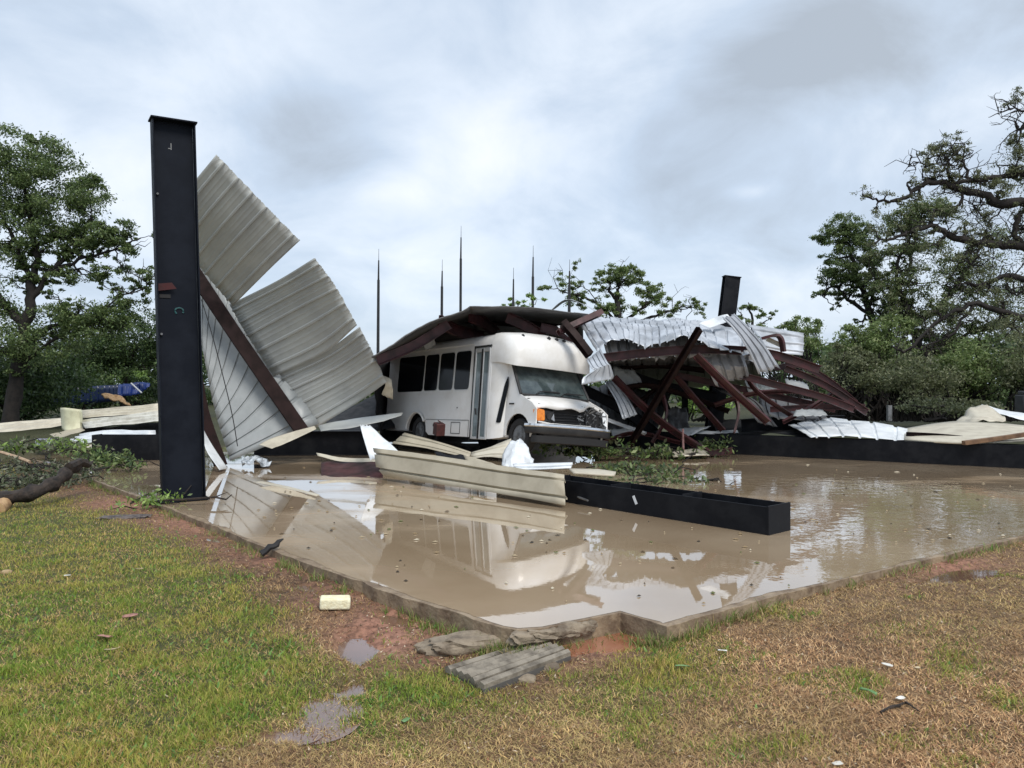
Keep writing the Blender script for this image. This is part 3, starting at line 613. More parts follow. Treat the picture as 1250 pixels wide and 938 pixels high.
    b = MB(); pr = rounded([V3(0, -0.99, 0.94), V3(0, -0.80, 0.92), V3(0, -0.78, 0.70), V3(0, -0.98, 0.69)], 0.04)
    b.loft([[p + V3(0.50, -0.008, 0) for p in pr], [p + V3(0.56, 0, 0) for p in pr], [p * 1.0 + V3(0.61, 0.012, 0) for p in pr]]); b.build('turn_signal', M['amber'], t, smooth=50)
    b = MB(); pr = rounded([V3(0, -0.77, 0.91), V3(0, -0.52, 0.90), V3(0, -0.54, 0.69), V3(0, -0.77, 0.69)], 0.04)
    b.loft([[p + V3(0.50, 0, 0) for p in pr], [p + V3(0.57, 0, 0) for p in pr]]); b.tube([(0.56, -0.64, 0.80), (0.60, -0.64, 0.80)], [0.085, 0.07], 12); hl = b.build('headlight', M['black_plastic'], t)
    b = MB(); b.add([V3(0.605, -0.60, 0.74), V3(0.60, -0.53, 0.86), V3(0.60, -0.50, 0.70), V3(0.57, -0.52, 0.72)], [(0, 1, 2), (0, 3, 1), (0, 2, 3), (1, 3, 2)]); b.build('lamp_shard', M['chrome'], hl, smooth=0)
    b = MB(); b.box((0.575, -0.15, 0.650), (0.04, 1.35, 0.018)); b.box((0.585, -0.72, 0.655), (0.03, 0.42, 0.035), Matrix.Rotation(R(-6), 3, 'X')); b.build('lower_grille_trim', wh, t, bevel=0.008)
    # bumper: wraps round, bright top lip over a dark lower face
    path = smoothpath([(0.33, -1.03, 0.53), (0.55, -1.02, 0.53), (0.68, -0.90, 0.53), (0.74, -0.5, 0.53), (0.76, 0, 0.53), (0.74, 0.5, 0.525), (0.70, 0.92, 0.51), (0.58, 1.02, 0.50)], 5)
    MB().extrude([(-0.05, 0.035), (0.035, 0.035), (0.052, 0.055), (0.042, 0.098), (-0.05, 0.11)], path).build('bumper', M['chrome'], t, smooth=40)
    MB().extrude([(-0.05, -0.10), (0.015, -0.10), (0.035, -0.07), (0.03, 0.031), (-0.05, 0.031)], path).build('bumper_face', M['black_plastic'], t, smooth=40)
    MB().extrude([(-0.03, -0.30), (0.0, -0.28), (0.0, -0.14), (-0.03, -0.14)], path[4:-3]).build('valance', M['rubber'], t, smooth=40)
    # snapped mirror arm and cowl scrape
    b = MB(); b.tube([(0.0, -0.93, 1.20), (0.13, -0.93, 1.13), (0.24, -0.90, 1.07)], [0.03, 0.04, 0.02], 7); b.box((0.17, -0.90, 1.10), (0.10, 0.06, 0.12)); b.build('broken_mirror_arm', M['black_plastic'], t, bevel=0.01)
    # wheels
    def wheel(x, y, z=0.36, rr=0.37):
        s = -1 if y < 0 else 1; b = MB(); pr = [(0.10, rr - 0.14), (0.11, rr - 0.03), (0.08, rr), (-0.08, rr), (-0.11, rr - 0.03), (-0.10, rr - 0.14)]
        b.loft([[V3(x + q * math.cos(an), y - w * s * -1, z + q * math.sin(an)) for w, q in pr] for an in np.linspace(0, 2 * PI, 33)], cap=False, closed=True); w_ = b.build('wheel', M['rubber'], t, smooth=40)
        b = MB(); b.loft([[V3(x + q * math.cos(an), y + dy * s, z + q * math.sin(an)) for an in np.linspace(0, 2 * PI, 20, endpoint=False)] for q, dy in ((0.23, 0.08), (0.21, 0.05), (0.13, 0.03), (0.11, 0.09), (0.06, 0.10))]); b.build('rim', M['grey_steel'], w_, smooth=40)
    wheel(0.0, -0.86); wheel(0.0, 0.86); wheel(-4.0, -0.99); wheel(-4.0, 0.99)
    b = MB(); b.loft([[V3(-4.0 + q * math.cos(an), -HW - dy, 0.36 + q * math.sin(an)) for q, dy in ((0.47, 0.0), (0.50, 0.05), (0.47, 0.07), (0.44, 0.04))] for an in np.linspace(0.55, PI - 0.1, 15)]); b.build('wheel_arch_trim', wh, t, smooth=50)
    for wc, wd in (((0, -0.70, 0.55), (0.9, 0.1, 0.6)), ((0, 0.70, 0.55), (0.9, 0.1, 0.6)), ((-4.0, -0.80, 0.5), (0.96, 0.1, 0.8))): b = MB(); b.box(wc, wd); b.build('wheel_well', M['rubber'], t)
    # little hatch, latch and fuel door in the skirt
    b = MB()
    for c, d in (((-2.18, -HW, 0.60), (0.40, 0.012, 0.014)), ((-2.18, -HW, 0.345), (0.40, 0.012, 0.014)), ((-2.373, -HW, 0.4725), (0.014, 0.012, 0.239)), ((-1.987, -HW, 0.4725), (0.014, 0.012, 0.239))): b.box(c, d)
    b.build('skirt_hatch', M['black_plastic'], t)
    b = MB(); b.tube([(-3.16, -HW + 0.01, 0.52), (-3.16, -HW - 0.012, 0.52)], 0.04, 12); b.build('skirt_latch', M['black_plastic'], t)
    b = MB(); b.tube([(-2.15, -HW + 0.01, 0.94), (-2.15, -HW - 0.012, 0.94)], 0.016, 8); b.build('side_lamp', M['black_plastic'], t)
build_bus()

# ------------------------------------------------------------------ sheet metal
def cr(p, t):
    """Catmull-Rom through a list of vectors, t in 0..1"""
    n = len(p) - 1
    if n == 1: return p[0].lerp(p[1], t)
    q = min(t * n, n - 1e-6); i = int(q); f = q - i
    p0 = p[i - 1] if i > 0 else p[0] * 2 - p[1]; p3 = p[i + 2] if i + 2 <= n else p[n] * 2 - p[n - 1]; p1, p2 = p[i], p[i + 1]
    return 0.5 * ((2 * p1) + (p2 - p0) * f + (2 * p0 - 5 * p1 + 4 * p2 - p3) * f * f + (3 * p1 - p0 - 3 * p2 + p3) * f ** 3)
def sheet(name, rows, m, label=None, cat=None, group=None, parent=None, ribs=0, amp=0.03, nv=10, nu=14, thick=0.004, crumple=0.0, cscale=2.0, seed=1, minor=True, swap=False, jag=0.0, rw=0.13, ang=30):
    """a sheet through a grid of control points; ribs run along the rows' stacking direction"""
    rows = [[Vector(q) for q in r] for r in rows]
    if swap: rows = [list(c) for c in zip(*rows)]
    us = []
    if ribs:
        for k in range(ribs):
            c = (k + 0.5) / ribs; p = 1 / ribs
            if minor: us += [(c - 0.42 * p, 0), (c - 0.40 * p, .12), (c - 0.36 * p, .12), (c - 0.34 * p, 0), (c - 0.26 * p, 0)]
            us += [(c - rw * p, 0), (c - rw * 0.5 * p, 1), (c + rw * 0.5 * p, 1), (c + rw * p, 0)]
            if minor: us += [(c + 0.26 * p, 0), (c + 0.34 * p, 0), (c + 0.36 * p, .12), (c + 0.40 * p, .12), (c + 0.42 * p, 0)]
        us = [(0, 0)] + us + [(1, 0)]
    else: us = [(i / nu, 0) for i in range(nu + 1)]
    grid = []
    rng = random.Random(seed)
    for j in range(nv + 1):
        v = j / nv; row = [cr([r_[k] for r_ in rows], v) for k in range(len(rows[0]))]; grid.append([cr(row, u) for u, _ in us])
    out = []; nU = len(us)
    for j in range(nv + 1):
        L_ = []
        for i in range(nU):
            tu = grid[j][min(i + 1, nU - 1)] - grid[j][max(i - 1, 0)]; tv = grid[min(j + 1, nv)][i] - grid[max(j - 1, 0)][i]
            n = tu.cross(tv)
            n = n.normalized() if n.length > 1e-9 else Vector((0, 0, 1))
            p = grid[j][i] + n * us[i][1] * amp
            if crumple:
                w = (float(fbm(p.x * cscale + p.z * 1.3 * cscale + seed * 7, p.y * cscale - p.z * cscale, seed)) - 0.5) * 2 * crumple
                w += (float(fbm(us[i][0] * 6 + seed, j / nv * 2.5, seed + 3)) - 0.5) * crumple
                p = p + n * w
            if jag and j in (0, nv): p = p + tv.normalized() * rng.uniform(-jag, jag)
            L_.append(p)
        out.append(L_)
    o = MB().loft(out, cap=False, closed=False).build(name, m, parent, smooth=ang)
    md = o.modifiers.new('thickness', 'SOLIDIFY'); md.thickness = thick; md.offset = 0
    return tag(o, label, cat, group)
def PR(*rows): return [[P(*q) for q in r] for r in rows]
def beam(name, path, prof, m, label=None, cat=None, group=None, up=(0, 0, 1), parent=None, n=6, bevel=0.0):
    o = MB().extrude(prof, smoothpath(path, n), up).build(name, m, parent, smooth=30, bevel=bevel)
    return tag(o, label, cat, group)
def nub(px, py, Y, s, m, name, parent, sz=1.0):
    return None

# ---- the tall dark column standing at the corner of the slab
def build_column():
    base = Vector((-4.50, 10.55, 0)); t = empty('steel_column', base, 'tall dark steel column standing upright at the left edge of the flooded slab', 'steel column')
    top = P(211, 150, 10.55) ; ax = (top - base).normalized(); yaw = R(-23)      # the face turns a little to the right
    sx = Vector((math.cos(R(33)), math.sin(R(33)), 0)); sx = (sx - ax * sx.dot(ax)).normalized(); fy = ax.cross(sx); Rm = Matrix((sx, fy, ax)).transposed()
    H = (top - base).length; Wd, D = 0.53, 0.20
    def bx(name, c, d, par=t, m=M['column_steel'], bev=0.004):
        b = MB(); b.box(base + Rm @ Vector(c), d, Rm); return b.build(name, m, par, bevel=bev)
    web = bx('web', (0, 0.02, H / 2), (Wd - 0.03, 0.016, H))
    bx('flange', (-Wd / 2, 0, H / 2), (0.018, D, H)); bx('flange', (Wd / 2, 0, H / 2), (0.018, D, H))
    bx('cap_plate', (0, 0, H + 0.011), (Wd + 0.06, D + 0.06, 0.022))
    bx('base_plate', (0, 0, 0.016), (Wd + 0.10, D + 0.10, 0.025))
    # torn red-brown clip and bolt holes, chalk marks, a paint scuff on the web
    b = MB(); b.add([base + Rm @ Vector(q) for q in ((-0.27, -0.03, 2.86), (-0.02, -0.05, 2.90), (-0.08, -0.06, 2.98), (-0.25, -0.05, 2.96), (-0.2, 0.012, 2.9))], [(0, 1, 2, 3), (0, 4, 1), (1, 4, 2), (2, 4, 3), (3, 4, 0)]); b.build('torn_clip', M['red_steel'], t, smooth=0)
    b = MB(); b.box(base + Rm @ Vector((-0.16, 0.007, 2.80)), (0.14, 0.012, 0.05), Rm); b.build('slot', M['rubber'], t)
    teal = mat('teal_paint', (0.025, 0.10, 0.105), 0.6, var2=(0.015, 0.04, 0.045), vscale=20)
    b = MB(); pts = [base + Rm @ Vector((0.015 + 0.055 * math.cos(q), 0.009, 2.60 + 0.045 * math.sin(q))) for q in np.linspace(-0.6, PI + 0.9, 12)]; b.tube(pts, 0.012, 5); b.build('paint_scuff', teal, t)
    chalk = mat('chalk', (0.22, 0.225, 0.23), 0.9)
    b = MB(); b.box(base + Rm @ Vector((-0.03, 0.0105, H - 0.33)), (0.012, 0.004, 0.09), Rm); b.box(base + Rm @ Vector((-0.045, 0.0105, H - 0.36)), (0.045, 0.004, 0.012), Rm); b.build('chalk_mark', chalk, t)
    for k in range(2):
        b = MB(); b.tube([base + Rm @ Vector((-0.22, 0.012, H - 1.0 - 1.9 * k)), base + Rm @ Vector((-0.22, -0.02, H - 1.0 - 1.9 * k))], 0.016, 6); b.build('bolt', M['grey_steel'], t)
build_column()

# ---- torn wall panels leaning behind the column
PG = 'torn metal wall panels leaning beside the column'
sheet('wall_panel', PR([(200, 275, 14.6), (284, 374, 15.6)], [(225, 237, 14.0), (328, 330, 15.0)], [(264, 189, 13.7), (366, 294, 14.7)]), M['grey_sheet'], 'highest of the torn grey ribbed wall panels, pointing up beside the tall column', 'wall panel', PG, ribs=6, amp=0.024, nv=10, rw=0.09, crumple=0.010, jag=0.012)
sheet('wall_panel', PR([(280, 372, 15.75), (302, 410, 15.8), (334, 460, 15.9)], [(338, 343, 15.0), (362, 377, 15.2), (396, 431, 15.5)], [(384, 315, 14.5), (411, 352, 14.7), (436, 397, 15.0)]), M['grey_sheet'], 'middle grey ribbed wall panel, on the right of the brown purlin under the open gap', 'wall panel', PG, ribs=5, amp=0.024, nv=10, rw=0.09, crumple=0.010, jag=0.012)
sheet('wall_panel', PR([(333, 458, 15.98), (352, 488, 16.0), (379, 527, 16.05)], [(395, 430, 15.6), (412, 458, 15.75), (436, 492, 15.9)], [(439, 399, 15.05), (455, 431, 15.3), (472, 467, 15.6)]), M['grey_sheet'], 'lowest grey ribbed wall panel on the right of the brown purlin, its tip nearest the bus tail', 'wall panel', PG, ribs=4, amp=0.024, nv=10, rw=0.09, crumple=0.02, jag=0.012, seed=6)
sheet('wall_panel', PR([(242, 306, 16.0), (304, 396, 16.0), (390, 517, 15.95)], [(244, 372, 15.9), (282, 460, 15.75), (334, 541, 15.55)], [(246, 420, 15.7), (262, 500, 15.5), (281, 563, 15.3)]), M['pale_sheet'], 'pale ribbed wall panel below the brown purlin, its lowest corner touching the wet slab', 'wall panel', PG, ribs=11, amp=0.03, nv=8, rw=0.09, crumple=0.012, minor=False)
beam('brown_purlin', [P(228, 304, 15.6), P(301, 414, 15.62), P(377, 524, 15.65)], C_prof(0.27, 0.10, 0.012), M['brown_steel'], 'straight dark brown purlin running diagonally across the torn grey wall panels', 'purlin', up=(0.3, -1, 0.35))
beam('edge_girt', [P(243, 430, 15.5), P(254, 500, 15.3), P(277, 567, 15.15)], C_prof(0.26, 0.05, 0.01), M['brown_steel'], 'curved brown edge strip along the left side of the pale ribbed wall panel', 'girt', up=(0.5, -0.5, 0.6))
beam('hanging_cable', [P(246, 366, 15.2), P(262, 420, 15.0), P(282, 500, 14.95), P(290, 545, 14.9)], [(0.009 * math.cos(q), 0.009 * math.sin(q)) for q in np.linspace(0, 2 * PI, 6, endpoint=False)], M['rubber'], 'thin dark cable hanging across the pale ribbed wall panel', 'cable')
sheet('white_trim', PR([(247, 520, 14.6), (250, 528, 14.7)], [(251, 548, 14.2), (260, 545, 14.5)], [(268, 574, 13.9), (278, 572, 14.3)]), M['white_sheet'], 'curved white trim strip hanging between the column and the pale panel', 'trim strip', nv=8)
sheet('cream_trim', PR([(316, 543, 15.0), (335, 534, 15.3), (384, 520, 15.6)], [(332, 548, 14.8), (350, 541, 15.1), (386, 524, 15.4)]), M['cream_sheet'], 'cream trim strip lying at the foot of the brown purlin', 'trim strip', crumple=0.01)
sheet('grey_flap', PR([(388, 519, 15.8), (440, 510, 16.0), (492, 504, 16.2)], [(392, 527, 15.2), (440, 521, 15.4), (490, 508, 15.9)]), M['grey_sheet'], 'flat grey sheet flap pointing right from the purlin foot towards the bus', 'metal sheet', crumple=0.02)
sheet('plastic_wrap', PR([(294, 560, 15.0), (312, 555, 15.2), (329, 564, 15.2)], [(296, 570, 14.6), (312, 568, 14.5), (328, 572, 14.7)]), mat('clear_plastic', (0.55, 0.60, 0.65), 0.12, var2=(0.15, 0.17, 0.19), vscale=7, coat=0.5), 'crumpled clear plastic wrap under the lowest corner of the pale panel', 'plastic wrap', nv=14, nu=18, crumple=0.16, cscale=6)
# black beam, and a near-black sheet painting the shade, between panels and bus
beam('black_beam', [P(310, 541, 17.2), P(452, 541, 17.4)], I_prof(0.22, 0.55, 0.02, 0.014), M['black_steel'], 'black steel beam lying in the shade under the torn grey panels', 'steel beam', bevel=0.004)
sheet('roof_sheet', PR([(400, 512, 19.5), (440, 490, 20.5), (478, 470, 21)], [(395, 536, 17.8), (440, 530, 18.4), (482, 524, 19)]), M['shade_black'], 'dark sheet standing in for the shade left of the bus tail', 'metal sheet', crumple=0.08)
sheet('bent_trim', PR([(462, 456, 15.8), (478, 463, 16.0)], [(470, 468, 15.8), (480, 474, 16.0)], [(466, 482, 16.0), (479, 487, 16.2)]), M['cream_sheet'], 'small bent cream trim at the tip of the grey panel by the bus tail', 'trim strip', crumple=0.05)
sheet('metal_flap', PR([(440, 519, 13.7), (453, 520, 13.9)], [(446, 543, 13.4), (470, 536, 13.6)], [(452, 562, 13.1), (488, 553, 13.3)]), M['white_sheet'], 'torn white sheet standing up at the left end of the beige siding panel', 'metal sheet', crumple=0.05, nv=10, jag=0.03)
sheet('metal_scrap', PR([(392, 565, 14.4), (430, 563, 14.3), (466, 560, 14.2)], [(392, 585, 13.2), (430, 588, 13.0), (468, 589, 12.9)]), M['red_steel'], 'dull red metal piece lying in the water left of the beige siding panel', 'metal sheet', crumple=0.04)
sheet('cream_trim', PR([(386, 553, 14.6), (420, 559, 14.3), (460, 560, 14.1)], [(388, 557, 14.5), (420, 564, 14.2), (460, 564, 14.0)]), M['cream_sheet'], 'thin cream strip lying on top of the dull red metal piece', 'trim strip', crumple=0.012)

# ---- roof sheet over the bus with the red purlins under it
def wedge(name, rows, m, label, cat='roof sheet', **k): return sheet(name, rows, m, label, cat, **k)
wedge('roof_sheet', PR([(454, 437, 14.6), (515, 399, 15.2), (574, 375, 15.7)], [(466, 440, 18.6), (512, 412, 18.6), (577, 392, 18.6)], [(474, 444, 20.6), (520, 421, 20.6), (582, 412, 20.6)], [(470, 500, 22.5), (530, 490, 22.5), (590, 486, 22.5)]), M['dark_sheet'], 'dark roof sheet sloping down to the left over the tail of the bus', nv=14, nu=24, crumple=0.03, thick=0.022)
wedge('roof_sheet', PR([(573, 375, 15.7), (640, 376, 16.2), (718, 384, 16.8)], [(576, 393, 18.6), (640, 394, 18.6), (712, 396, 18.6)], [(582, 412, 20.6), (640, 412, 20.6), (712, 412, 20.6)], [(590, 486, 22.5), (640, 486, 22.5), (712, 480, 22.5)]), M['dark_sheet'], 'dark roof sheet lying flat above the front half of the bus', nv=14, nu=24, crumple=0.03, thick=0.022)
RP = 'red purlins crushed under the roof sheet above the bus'
for pts, w, lab in (([(460, 440, 15.2), (508, 420, 15.8), (548, 396, 16.0)], 0.20, 'red purlin under the left slope of the roof sheet, nearest the bus tail'),
                    ([(535, 392, 16.6), (556, 404, 17.3), (590, 412, 18.2)], 0.26, 'bent red purlin under the roof peak, left of the bus entrance door'),
                    ([(572, 386, 16.8), (590, 395, 17.5), (606, 409, 18.6)], 0.26, 'short red purlin dropping from the roof peak onto the bus roof'),
                    ([(618, 388, 17.0), (640, 398, 17.2), (664, 412, 17.4)], 0.24, 'red purlin slanting down to the right above the bus front cap'),
                    ([(660, 400, 17.3), (690, 408, 17.2), (712, 420, 17.0)], 0.20, 'short red purlin touching the right end of the bus front cap')):
    beam('red_purlin', [P(*q) for q in pts], C_prof(0.09, w, 0.012), M['red_steel'], lab, 'purlin', RP)
beam('ridge_girt', [P(560, 390, 18.5), P(640, 396, 18.4), P(706, 404, 18.0)], C_prof(0.08, 0.18, 0.012), M['brown_steel'], 'long dark brown girt running along under the flat roof sheet above the bus', 'girt')
sheet('torn_sheet', PR([(514, 415, 17.3), (528, 404, 17.2)], [(520, 428, 17.6), (532, 422, 17.5)]), M['pale_sheet'], 'scrap of pale sheet caught under the left roof slope', 'metal sheet', crumple=0.05)
sheet('torn_sheet', PR([(594, 390, 19), (640, 394, 18.8), (668, 398, 18.5)], [(600, 404, 19.5), (640, 408, 19.2), (670, 412, 19)]), M['pale_sheet'], 'strip of pale sheet visible between the roof sheet and the bus roof', 'metal sheet', crumple=0.08)
beam('red_brace', [P(680, 403, 16.2), P(705, 391, 16.4), P(732, 379, 16.7)], C_prof(0.12, 0.18, 0.014), M['red_steel'], 'red brace along the edge where the flat roof sheet meets the crumpled sheet', 'steel brace', up=(0.2, -1, 0.3))
beam('brown_brace', [P(690, 392, 16.1), P(706, 410, 16.0), P(723, 432, 15.9)], C_prof(0.14, 0.20, 0.014), M['brown_steel'], 'short thick brown brace dropping beside the right end of the bus cap', 'steel brace', up=(0.3, -1, 0.2))
sheet('white_flap', PR([(680, 398, 16.6), (694, 398, 16.6)], [(692, 410, 16.5), (706, 416, 16.4)], [(702, 416, 16.5), (714, 430, 16.3)]), M['white_sheet'], 'white flap hanging between the red brace and the bus cap', 'metal sheet', crumple=0.03)
sheet('white_hump', PR([(668, 382, 19.5), (694, 366, 19.8), (738, 386, 20)], [(674, 379, 21), (698, 367, 21), (740, 384, 21)]), M['galv'], 'small white hump of sheet rising behind the peak of the collapsed roof', 'roof sheet', crumple=0.03, nv=5)

# ---- crumpled galvanised roof right of the bus
sheet('crumpled_roof', PR([(700, 384, 19.2), (742, 386, 19.4), (780, 388, 19.6), (820, 391, 19.5), (850, 394, 19.4), (905, 400, 19.2)], [(702, 390, 18.2), (748, 391, 18.2), (785, 392, 18.2), (825, 395, 18.1), (855, 398, 18.0), (918, 406, 18.0)], [(714, 404, 17.0), (756, 401, 16.9), (790, 404, 16.8), (828, 404, 16.7), (862, 408, 16.6), (926, 416, 16.8)], [(728, 428, 15.9), (762, 410, 16.0), (790, 421, 15.7), (830, 414, 15.8), (866, 424, 15.7), (932, 430, 16.0)]), M['galv'], 'big crumpled silver roof sheet bulging over the red purlins right of the bus', 'roof sheet', ribs=22, amp=0.03, nv=26, crumple=0.17, cscale=2.3, seed=4, minor=False, rw=0.12, jag=0.06)
sheet('crumpled_roof', PR([(732, 408, 17.4), (800, 404, 17.2), (870, 408, 17.2), (930, 418, 17.2)], [(738, 424, 16.8), (800, 420, 16.6), (868, 420, 16.6), (930, 430, 16.8)], [(742, 440, 16.7), (800, 438, 16.5), (866, 436, 16.5), (932, 444, 16.8)]), M['galv_dull'], 'shaded side of the silver fold painted dull grey, just above the long red purlin', 'roof sheet', ribs=16, amp=0.06, nv=12, crumple=0.12, cscale=2.2, seed=14, minor=False, rw=0.2, jag=0.05)  # duller copy of the silver sheet paints the fold's shaded side
sheet('crumpled_roof', PR([(852, 424, 16.7), (905, 428, 16.7)], [(862, 446, 16.4), (912, 448, 16.5)], [(872, 470, 16.6), (915, 462, 16.8)]), M['galv_dull'], 'silver sheet end hanging below the long red purlin behind the crossed posts', 'roof sheet', ribs=4, amp=0.05, nv=10, crumple=0.08, cscale=2, seed=8, minor=False, rw=0.2, jag=0.06)
sheet('folded_strip', PR([(881, 387, 15.7), (897, 384, 16.0)], [(897, 403, 15.5), (914, 401, 15.8)], [(914, 430, 15.5), (935, 425, 15.8)], [(926, 457, 15.6), (952, 449, 15.9)]), M['galv_dull'], 'silver strip bent over the crumpled roof and hanging down to the right', 'roof sheet', ribs=3, amp=0.045, nv=14, crumple=0.03, seed=5, minor=False, rw=0.16, jag=0.05)
sheet('flap_strip', PR([(852, 396, 17.2), (868, 389, 17.2), (888, 384, 17.0)], [(866, 402, 16.9), (880, 396, 16.9), (894, 390, 16.8)]), M['white_sheet'], 'bright white flap at the peak of the crumpled roof under the leaning black post', 'roof sheet', crumple=0.03)
sheet('roof_sheet', PR([(912, 396, 18.0), (945, 401, 18.0), (981, 407, 18.0)], [(926, 413, 17.6), (950, 418, 17.6), (981, 421, 17.6)], [(934, 428, 17.3), (955, 432, 17.3), (980, 434, 17.4)]), M['galv'], 'flat silver roof sheet at the right end of the crumpled roof', 'roof sheet', ribs=3, amp=0.04, nv=8, crumple=0.03, swap=True, minor=False)
sheet('folded_piece', PR([(716, 440, 15.2), (733, 426, 15.6)], [(722, 450, 14.9), (742, 443, 15.2)], [(726, 452, 14.9), (745, 446, 15.2)], [(712, 461, 14.7), (749, 459, 15.3)], [(710, 470, 14.6), (748, 463, 15.3)]), M['galv'], 'folded silver sheet corner resting against the right end of the bus cap', 'roof sheet', ribs=4, amp=0.03, nv=12, minor=False, swap=False)
sheet('hanging_sheet', PR([(738, 466, 17.2), (752, 464, 17.2)], [(752, 490, 16.9), (768, 488, 17.0)], [(760, 512, 16.6), (778, 506, 16.8)]), M['galv'], 'narrow ribbed grey sheet hanging in the shade right of the bus windscreen', 'roof sheet', ribs=3, amp=0.05, nv=8, minor=False)
sheet('low_sheet', PR([(870, 472, 18.2), (894, 476, 18.2)], [(905, 492, 17.6), (925, 490, 17.8)], [(925, 516, 17.4), (948, 522, 17.6)]), M['dark_sheet'], 'grey sheet sliding down to the ground behind the red posts at right', 'roof sheet', ribs=3, amp=0.05, nv=8, crumple=0.05, minor=False)
sheet('low_sheet', PR([(925, 486, 18.8), (960, 484, 18.8), (1000, 494, 18.6)], [(930, 510, 17.8), (965, 512, 17.8), (1010, 512, 17.8)]), M['dark_sheet'], 'dark crushed sheet beneath the right ends of the red purlins', 'roof sheet', ribs=5, amp=0.05, nv=8, crumple=0.10, minor=False)
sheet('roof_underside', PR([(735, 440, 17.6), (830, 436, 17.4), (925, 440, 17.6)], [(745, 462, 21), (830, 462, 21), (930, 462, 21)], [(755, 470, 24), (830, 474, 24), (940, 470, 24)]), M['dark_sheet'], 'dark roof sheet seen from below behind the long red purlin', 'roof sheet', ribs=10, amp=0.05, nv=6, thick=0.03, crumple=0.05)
sheet('shade_backing', PR([(676, 478, 19.8), (740, 470, 20.5), (820, 480, 21.5)], [(690, 530, 18.3), (745, 528, 18.6), (800, 530, 19.2)]), M['dark_sheet'], 'dark backing sheet added for the shade behind the bus nose', 'wall panel', ribs=8, amp=0.06, nv=8, crumple=0.18, cscale=1.2)  # added backing, its dark tone standing in for shade inside the wreck

sheet('shade_backing', PR([(462, 476, 22.0), (540, 482, 22.2), (640, 486, 22.2), (700, 486, 22)], [(466, 538, 21.2), (540, 541, 21.0), (640, 541, 21.0), (705, 540, 21.0)]), M['dark_sheet'], 'dark sheet added behind the bus to darken the view under its skirt', 'wall panel', crumple=0.15)  # added sheet, hides bright sky and its reflection under the bus
sheet('shade_backing', PR([(455, 438, 18.2), (468, 437, 20), (486, 440, 22)], [(458, 480, 18.4), (470, 480, 20), (486, 480, 22)], [(464, 542, 18.4), (474, 540, 20), (488, 540, 21.5)]), M['shade_black'], 'black sheet added for shade, hanging from the roof corner behind the bus tail', 'wall panel', crumple=0.08)  # added sheet, darkens the roof corner and blocks light from the left
sheet('dark_piece', PR([(868, 517, 20.5), (930, 509, 20.5), (1010, 508, 20)], [(872, 524, 19.5), (935, 520, 19), (1030, 518, 18.4)], [(880, 534, 18.3), (940, 532, 17.5), (1010, 534, 16.9)]), M['shade_black'], 'black sheet added to darken the gap behind the long black beam below the red fan', 'metal scrap', crumple=0.07, nv=12)  # added sheet, darkens the bright strip of ground behind the beam
# ---- red frame members
RG = 'red steel members of the collapsed frame right of the bus'
Cs, Cm, Cl = C_prof(0.06, 0.13, 0.010), C_prof(0.07, 0.15, 0.012), C_prof(0.08, 0.18, 0.012)
for pts, pr, lab, up in (
    ([(737, 437, 16.3), (790, 431, 16.2), (845, 427, 16.1), (900, 428, 16.1), (946, 434, 16.2), (1000, 452, 16.4)], Cl, 'long red purlin arching across the top of the wreck under the silver roof', (0, 0, 1)),
    ([(850, 433, 15.7), (890, 472, 15.8), (938, 515, 16.0)], Cm, 'red post sloping down to the right from the crossing of the long purlin', (0.5, -0.6, 0.6)),
    ([(826, 459, 17.3), (850, 488, 17.4), (883, 525, 17.6)], Cs, 'thin red post sloping down to the right under the middle of the long purlin', (0.5, -0.6, 0.6)),
    ([(880, 452, 16.8), (935, 467, 16.8), (1000, 484, 16.9), (1042, 500, 17.0)], Cm, 'upper one of two red purlins sagging to the right below the silver strip', (0, 0, 1)),
    ([(825, 458, 18.2), (900, 474, 18.0), (965, 488, 17.8), (1020, 500, 17.6)], Cm, 'lower one of two red purlins sagging to the right below the silver strip', (0, 0, 1)),
    ([(750, 460, 16.9), (782, 492, 16.9), (818, 522, 17.0), (872, 556, 17.0)], Cm, 'red post sloping from beside the bus down into the water at right', (0.5, -0.6, 0.6)),
    ([(958, 450, 17.2), (1005, 470, 17.2), (1058, 504, 17.3)], Cm, 'bent red purlin reaching the ground at the right end of the wreck', (0, 0, 1)),
    ([(946, 450, 17.8), (975, 446, 17.8), (1010, 464, 17.7), (1044, 492, 17.6)], Cs, 'thin red purlin looping above the right end of the wreck', (0, 0, 1)),
    ([(940, 500, 17.5), (1000, 497, 17.4), (1056, 497, 17.3)], Cs, 'red purlin lying nearly level at the right foot of the wreck', (0, 0, 1)),
    ([(955, 430, 17.0), (950, 412, 17.0), (930, 415, 17.1)], Cs, 'short hooked red member sticking up beside the flat silver sheet', (0.4, -1, 0.1)),
    ([(862, 553, 16.9), (880, 552, 16.9), (893, 550, 17.0)], Cs, 'short red piece lying in the water at the foot of a sloping post', (0, 0, 1))):
    beam('red_member', [P(*q) for q in pts], pr, M['red_steel'], lab, 'steel member', RG, up=up)
beam('leaning_post', [P(856, 402, 15.3), P(815, 470, 16.2), P(768, 549, 17.3)], C_prof(0.09, 0.14, 0.014), M['brown_steel'], 'brown post leaning right across the red purlins with its top above the long purlin', 'steel post', up=(0.4, -0.8, 0.4))
beam('cream_stud', [P(936, 414, 17.2), P(958, 424, 17.1)], C_prof(0.05, 0.10, 0.01), M['cream_sheet'], 'short cream stud under the flat silver sheet at right', 'stud')
DG = 'dark rafters in the shade of the collapsed frame'
